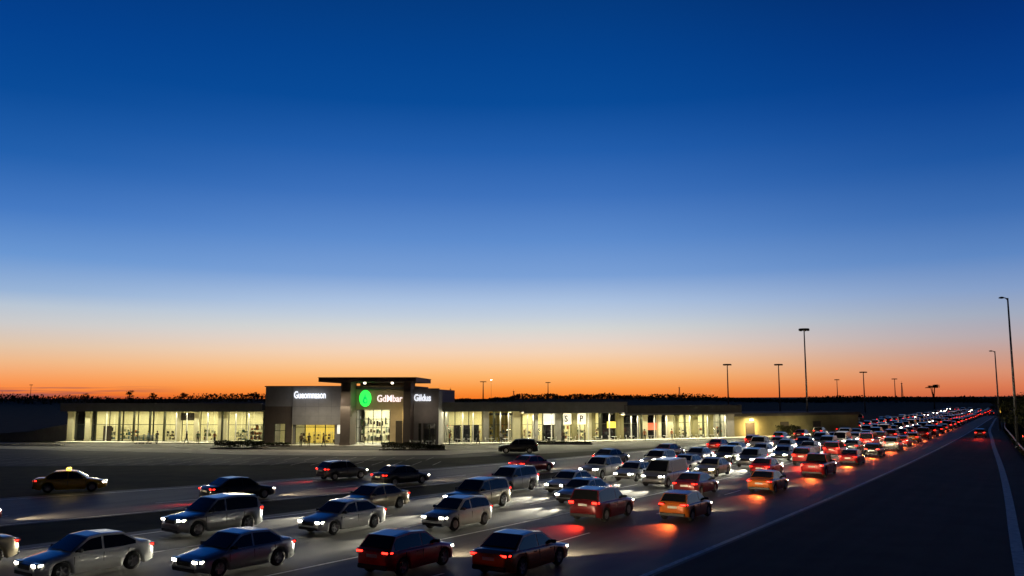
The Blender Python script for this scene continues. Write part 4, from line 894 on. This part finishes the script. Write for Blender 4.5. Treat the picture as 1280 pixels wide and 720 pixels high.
# ------------------------------------------------------------------ street lamps and masts
def lamp_post(kind, px, ytop, Y, label, group, lit=False, thick=1.):
    top = D(px, ytop, Y); bz = gz(top.x, top.y)-.05; hh = top.z-bz; e = empty('street_lamp' if kind != 'tower' else 'radio_mast', (top.x, top.y, bz), label=label, cat='street lamp' if kind != 'tower' else 'mast', group=group)
    m = MB()
    if kind == 'tower':
        w_ = .9*thick
        for k in range(3):
            an = 2*math.pi*k/3; m.tube([(w_*math.cos(an), w_*math.sin(an), 0), (.15*math.cos(an), .15*math.sin(an), hh)], .16*thick, 5)
        for i in range(14):
            for k in range(3):
                a0, a1 = 2*math.pi*k/3, 2*math.pi*(k+1)/3; r0, r1 = w_+(.15-w_)*i/14, w_+(.15-w_)*(i+1)/14
                m.tube([(r0*math.cos(a0), r0*math.sin(a0), hh*i/14), (r1*math.cos(a1), r1*math.sin(a1), hh*(i+1)/14)], .07*thick, 4)
        m.build('lattice', M['steel'], e); m = MB(); m.tube([(-.9, 0, hh*.96), (.9, 0, hh*.96)], .12*thick, 5); m.tube([(0, 0, hh), (0, 0, hh+1.5)], .06*thick, 5); m.build('antenna', M['steel'], e); return e
    r0, r1 = .17*thick, .085*thick
    m.tube([(0, 0, .25), (0, 0, hh*.5), (0, 0, hh)], [r0, (r0+r1)/2, r1], 12); m.build('pole', M['steel'], e)
    m = MB(); m.box(-.3*thick, .3*thick, -.3*thick, .3*thick, 0, .06); m.tube([(0, 0, .06), (0, 0, .4)], [r0*1.5, r0*1.3], 12); m.build('base', M['steel'], e)
    if kind == 'arm':
        ln_ = .95*thick; m = MB(); m.tube([(0, 0, hh-.25), (-.25, 0, hh-.03), (-ln_*.5, 0, hh+.05)], [r1, r1*.8, r1*.7], 8); m.build('arm', M['steel'], e)
        m = MB(); s_ = [(-.48*ln_, .10, .05), (-.58*ln_, .2, .13), (-.85*ln_, .22, .15), (-1.05*ln_, .14, .07)]
        v = []; 
        for x, wy, hz_ in s_: v += [(x, -wy*thick, hh+.02), (x, -wy*.6*thick, hh+.02+hz_), (x, wy*.6*thick, hh+.02+hz_), (x, wy*thick, hh+.02), (x, wy*.8*thick, hh-.05), (x, -wy*.8*thick, hh-.05)]
        m.add(v, [(6*i+k, 6*i+(k+1) % 6, 6*i+6+(k+1) % 6, 6*i+6+k) for i in range(3) for k in range(6)]+[(0, 1, 2, 3, 4, 5), (23, 22, 21, 20, 19, 18)]); m.build('lamp_head', M['blackm'], e)
        m = MB(); m.box(-.88*ln_, -.6*ln_, -.12*thick, .12*thick, hh-.085, hh-.052); m.build('lens', M['headoff'], e)
    elif kind == 'ring':
        m = MB(); m.lathe([(.1, hh-.05), (.75*thick, hh-.12), (.85*thick, hh), (.75*thick, hh+.12), (.1, hh+.18)], n=20); m.build('crown_ring', M['blackm'], e)
        for k in range(6):
            an = k*math.pi/3; m = MB(); m.lathe([(.001, hh-.36), (.2*thick, hh-.34), (.26*thick, hh-.14), (.1, hh-.05)], c=(.62*thick*math.cos(an), .62*thick*math.sin(an), 0), n=10); m.build('lamp_head', M['blackm'] if not lit else M['streetlit'], e)
    return e
lamp_post('arm', 1259.5, 372.5, 118, 'tallest street lamp with a short arm at the right edge', 'street lamps along the highway verge', thick=1.15)
lamp_post('arm', 1243.5, 439, 182, 'second street lamp with a short arm behind the tallest one', 'street lamps along the highway verge', thick=1.15)
lamp_post('ring', 1005, 411.5, 172, 'tall ring headed lamp mast right of the shops', 'ring headed lamp masts', thick=1.25)
for px, yt, th, lb in [(909, 455.5, 1.7, 'ring headed mast standing left of the tallest ring mast'), (973, 455.5, 1.7, 'ring headed mast just left of the tallest ring mast'), (1079, 465, 1.9, 'ring headed mast right of the tallest ring mast'),
                   (1046, 474.5, 1.8, 'small ring mast between two taller ones right of the shops'), (1118, 473.5, 1.9, 'small ring mast left of a bare thin mast near the highway'), (604, 477, 2.6, 'stout ring mast right of the tall entrance block'), (685, 478, 2.2, 'ring mast above the middle of the right shops'), (39, 481, 1.6, 'small cross armed mast at the far left edge')]:
    lamp_post('ring', px, yt, 12.5*F/(498-yt)*.9, lb, 'ring headed lamp masts', thick=th)
for px, yt, lb in [(563, 486, 'thin lattice mast just right of the tall entrance block'), (642, 489, 'faint short mast between two ring masts'), (849, 484, 'short thin mast above the far shops'), (1127, 478.5, 'bare thin mast right of the small ring masts')]:
    lamp_post('tower', px, yt, 700, lb, 'thin masts on the ridge', thick=1.1)
e = lamp_post('ring', 614, 474.5, 640, 'white point of light on an added distant mast', 'ring headed lamp masts', lit=True, thick=.55)  # no pole stands there; mast added to hold the bright point

# guard rail, marker post on the right verge
gr = empty('guard_rail', (0, 0, 0), label='steel guard rail along the dark right verge', cat='guard rail'); P_ = edge('RL', 2.9, 84, 260, 4.)
m = MB()
pr = [(0, .52), (.05, .56), (.0, .62), (.05, .68), (0, .74)]; v = []
for i, p in enumerate(P_):
    d = (P_[min(i+1, len(P_)-1)]-P_[max(i-1, 0)]).normalized(); n_ = Vector((-d.y, d.x, 0))
    for o_, z_ in pr: q = p+n_*(o_+.08); v.append((q.x, q.y, z_))
m.add(v, [(5*i+k, 5*i+k+1, 5*i+6+k, 5*i+5+k) for i in range(len(P_)-1) for k in range(4)], 0, True); m.build('rail_beam', M['steel'], gr)
for p in P_: m = MB(); m.box(p.x-.06, p.x+.06, p.y-.06, p.y+.06, 0, .76); m.build('post', M['steel'], gr)
for k_, (px, yp) in enumerate([(1272, 554), (1279, 553)]):
    p = G(px, yp); e = empty('marker_post', p, label=['yellow reflector post', 'short post with a red reflector'][k_]+' on the verge below the street lamps', cat='marker post'); m = MB(); m.cbox(-.06, .06, -.03, .03, 0, 1.1, .01); m.build('post', M['yellowpost'], e)
    m = MB(); m.box(-.05, .05, -.045, -.031, .8, 1.0); m.build('reflector', M['redrefl'], e)  # reflector is no lamp; thrown-back light put in as emission
p = G(1250.5, 522); e = empty('warning_sign', p, label='small yellow sign between the two street lamps', cat='sign'); m = MB(); m.tube([(0, 0, 0), (0, 0, 2.2)], .05, 8); m.build('post', M['steel'], e)
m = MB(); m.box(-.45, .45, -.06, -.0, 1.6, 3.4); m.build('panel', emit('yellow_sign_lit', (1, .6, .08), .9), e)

# ------------------------------------------------------------------ trees
def tree(x, y, hgt, rad, seed, label, group, nl=1500, flat=False, ls=.055):
    r_ = random.Random(seed); z0 = gz(x, y)-.05; e = empty('roadside_tree', (x, y, z0), label=label, cat='tree', group=group); m = MB()
    m.tube([(0, 0, 0), (.1, 0, hgt*.3), (-.05, .1, hgt*.6)], [hgt*.03, hgt*.022, hgt*.012], 8); cl = []
    for k in range(11):
        an = r_.uniform(0, 6.28); rr_ = rad*r_.uniform(.3, .85); zz_ = hgt*(r_.uniform(.84, .93) if flat else r_.uniform(.32, .9)); rr_ *= 1 if flat else (1.15-abs(zz_/hgt-.5))
        c_ = Vector((rr_*math.cos(an), rr_*math.sin(an), zz_)); cl.append((c_, rad*r_.uniform(.22, .42))); m.tube([(0, 0, hgt*r_.uniform(.25, .5)), c_*.6+Vector((0, 0, zz_*.35)), c_], [hgt*.014, hgt*.008, hgt*.003], 5)
    m.build('trunk', M['bark'], e)
    def f_(r):
        c_, s_ = r.choice(cl); d = Vector((r.gauss(0, 1), r.gauss(0, 1), r.gauss(0, .6 if not flat else .15))); return c_+d*s_*.6
    m = MB(); leaves(m, nl, f_, rad*ls, r_); m.build('crown', [M['leaf'], M['leaf2']], e)
TR = [(1268, 150, 6.6), (1281, 128, 6.2), (1294, 112, 7.), (1262, 205, 7.2), (1275, 240, 8.), (1252, 260, 7.4), (1300, 170, 8.), (1290, 300, 9.), (1320, 220, 9)]
for i, (px, Y, hh) in enumerate(TR):
    q = D(px, 520, Y); tree(q.x, q.y, hh, hh*.42, i+1, 'dark roadside tree, %s from the camera in the clump right of the highway' % ORD[i] if i else 'dark roadside tree, nearest in the clump right of the highway', 'trees right of the highway')
q = D(1167, 490, 420); tree(q.x, q.y, D(1167, 479, 420).z-gz(q.x, q.y), 2.7, 77, 'lone flat topped tree on the skyline above the bright traffic', None, 1300, True, .09)
for i, (px, yt) in enumerate([(162, 487.5), (193, 490), (230, 490.5), (318, 489), (108, 491)]):
    q = D(px, 495, 560); tree(q.x, q.y, D(px, yt, 560).z-gz(q.x, q.y), 2.6, 90+i, 'taller tree breaking the treeline, %s from the left behind the arcade' % ['second', 'third', 'fourth', 'last', 'first'][i], 'taller trees on the ridge', 900, False, .11)
r_ = random.Random(8); m = MB()
def f_(r):
    x = r.uniform(-620, 760); y = r.uniform(520, 640)+.0; hh = 2.1+1.6*max(0, min(1, (-x-60)/80))+1.5*math.sin(x*.045)*math.sin(x*.017+2)+1.3*math.sin(x*.23)*math.sin(x*.11+1); return (x, y, gz(x, y)+max(.4, hh)*r.random())
leaves(m, 42000, f_, .75, r_); m.build('treeline', [M['leaf'], M['leaf2']], kind='stuff', label='dark distant wood along the ridge')
m = MB()
def f_(r):
    y = r.uniform(30, 260); p, t = onA(y, sm(OFF['RL'], y)+2.6+r.random()**1.6*26); return (p.x, p.y, r.random()**2*.55)
leaves(m, 22000, f_, .16, random.Random(9)); m.build('verge_grass', [M['grass'], M['leaf']], kind='stuff', label='rough dark grass on the right verge')
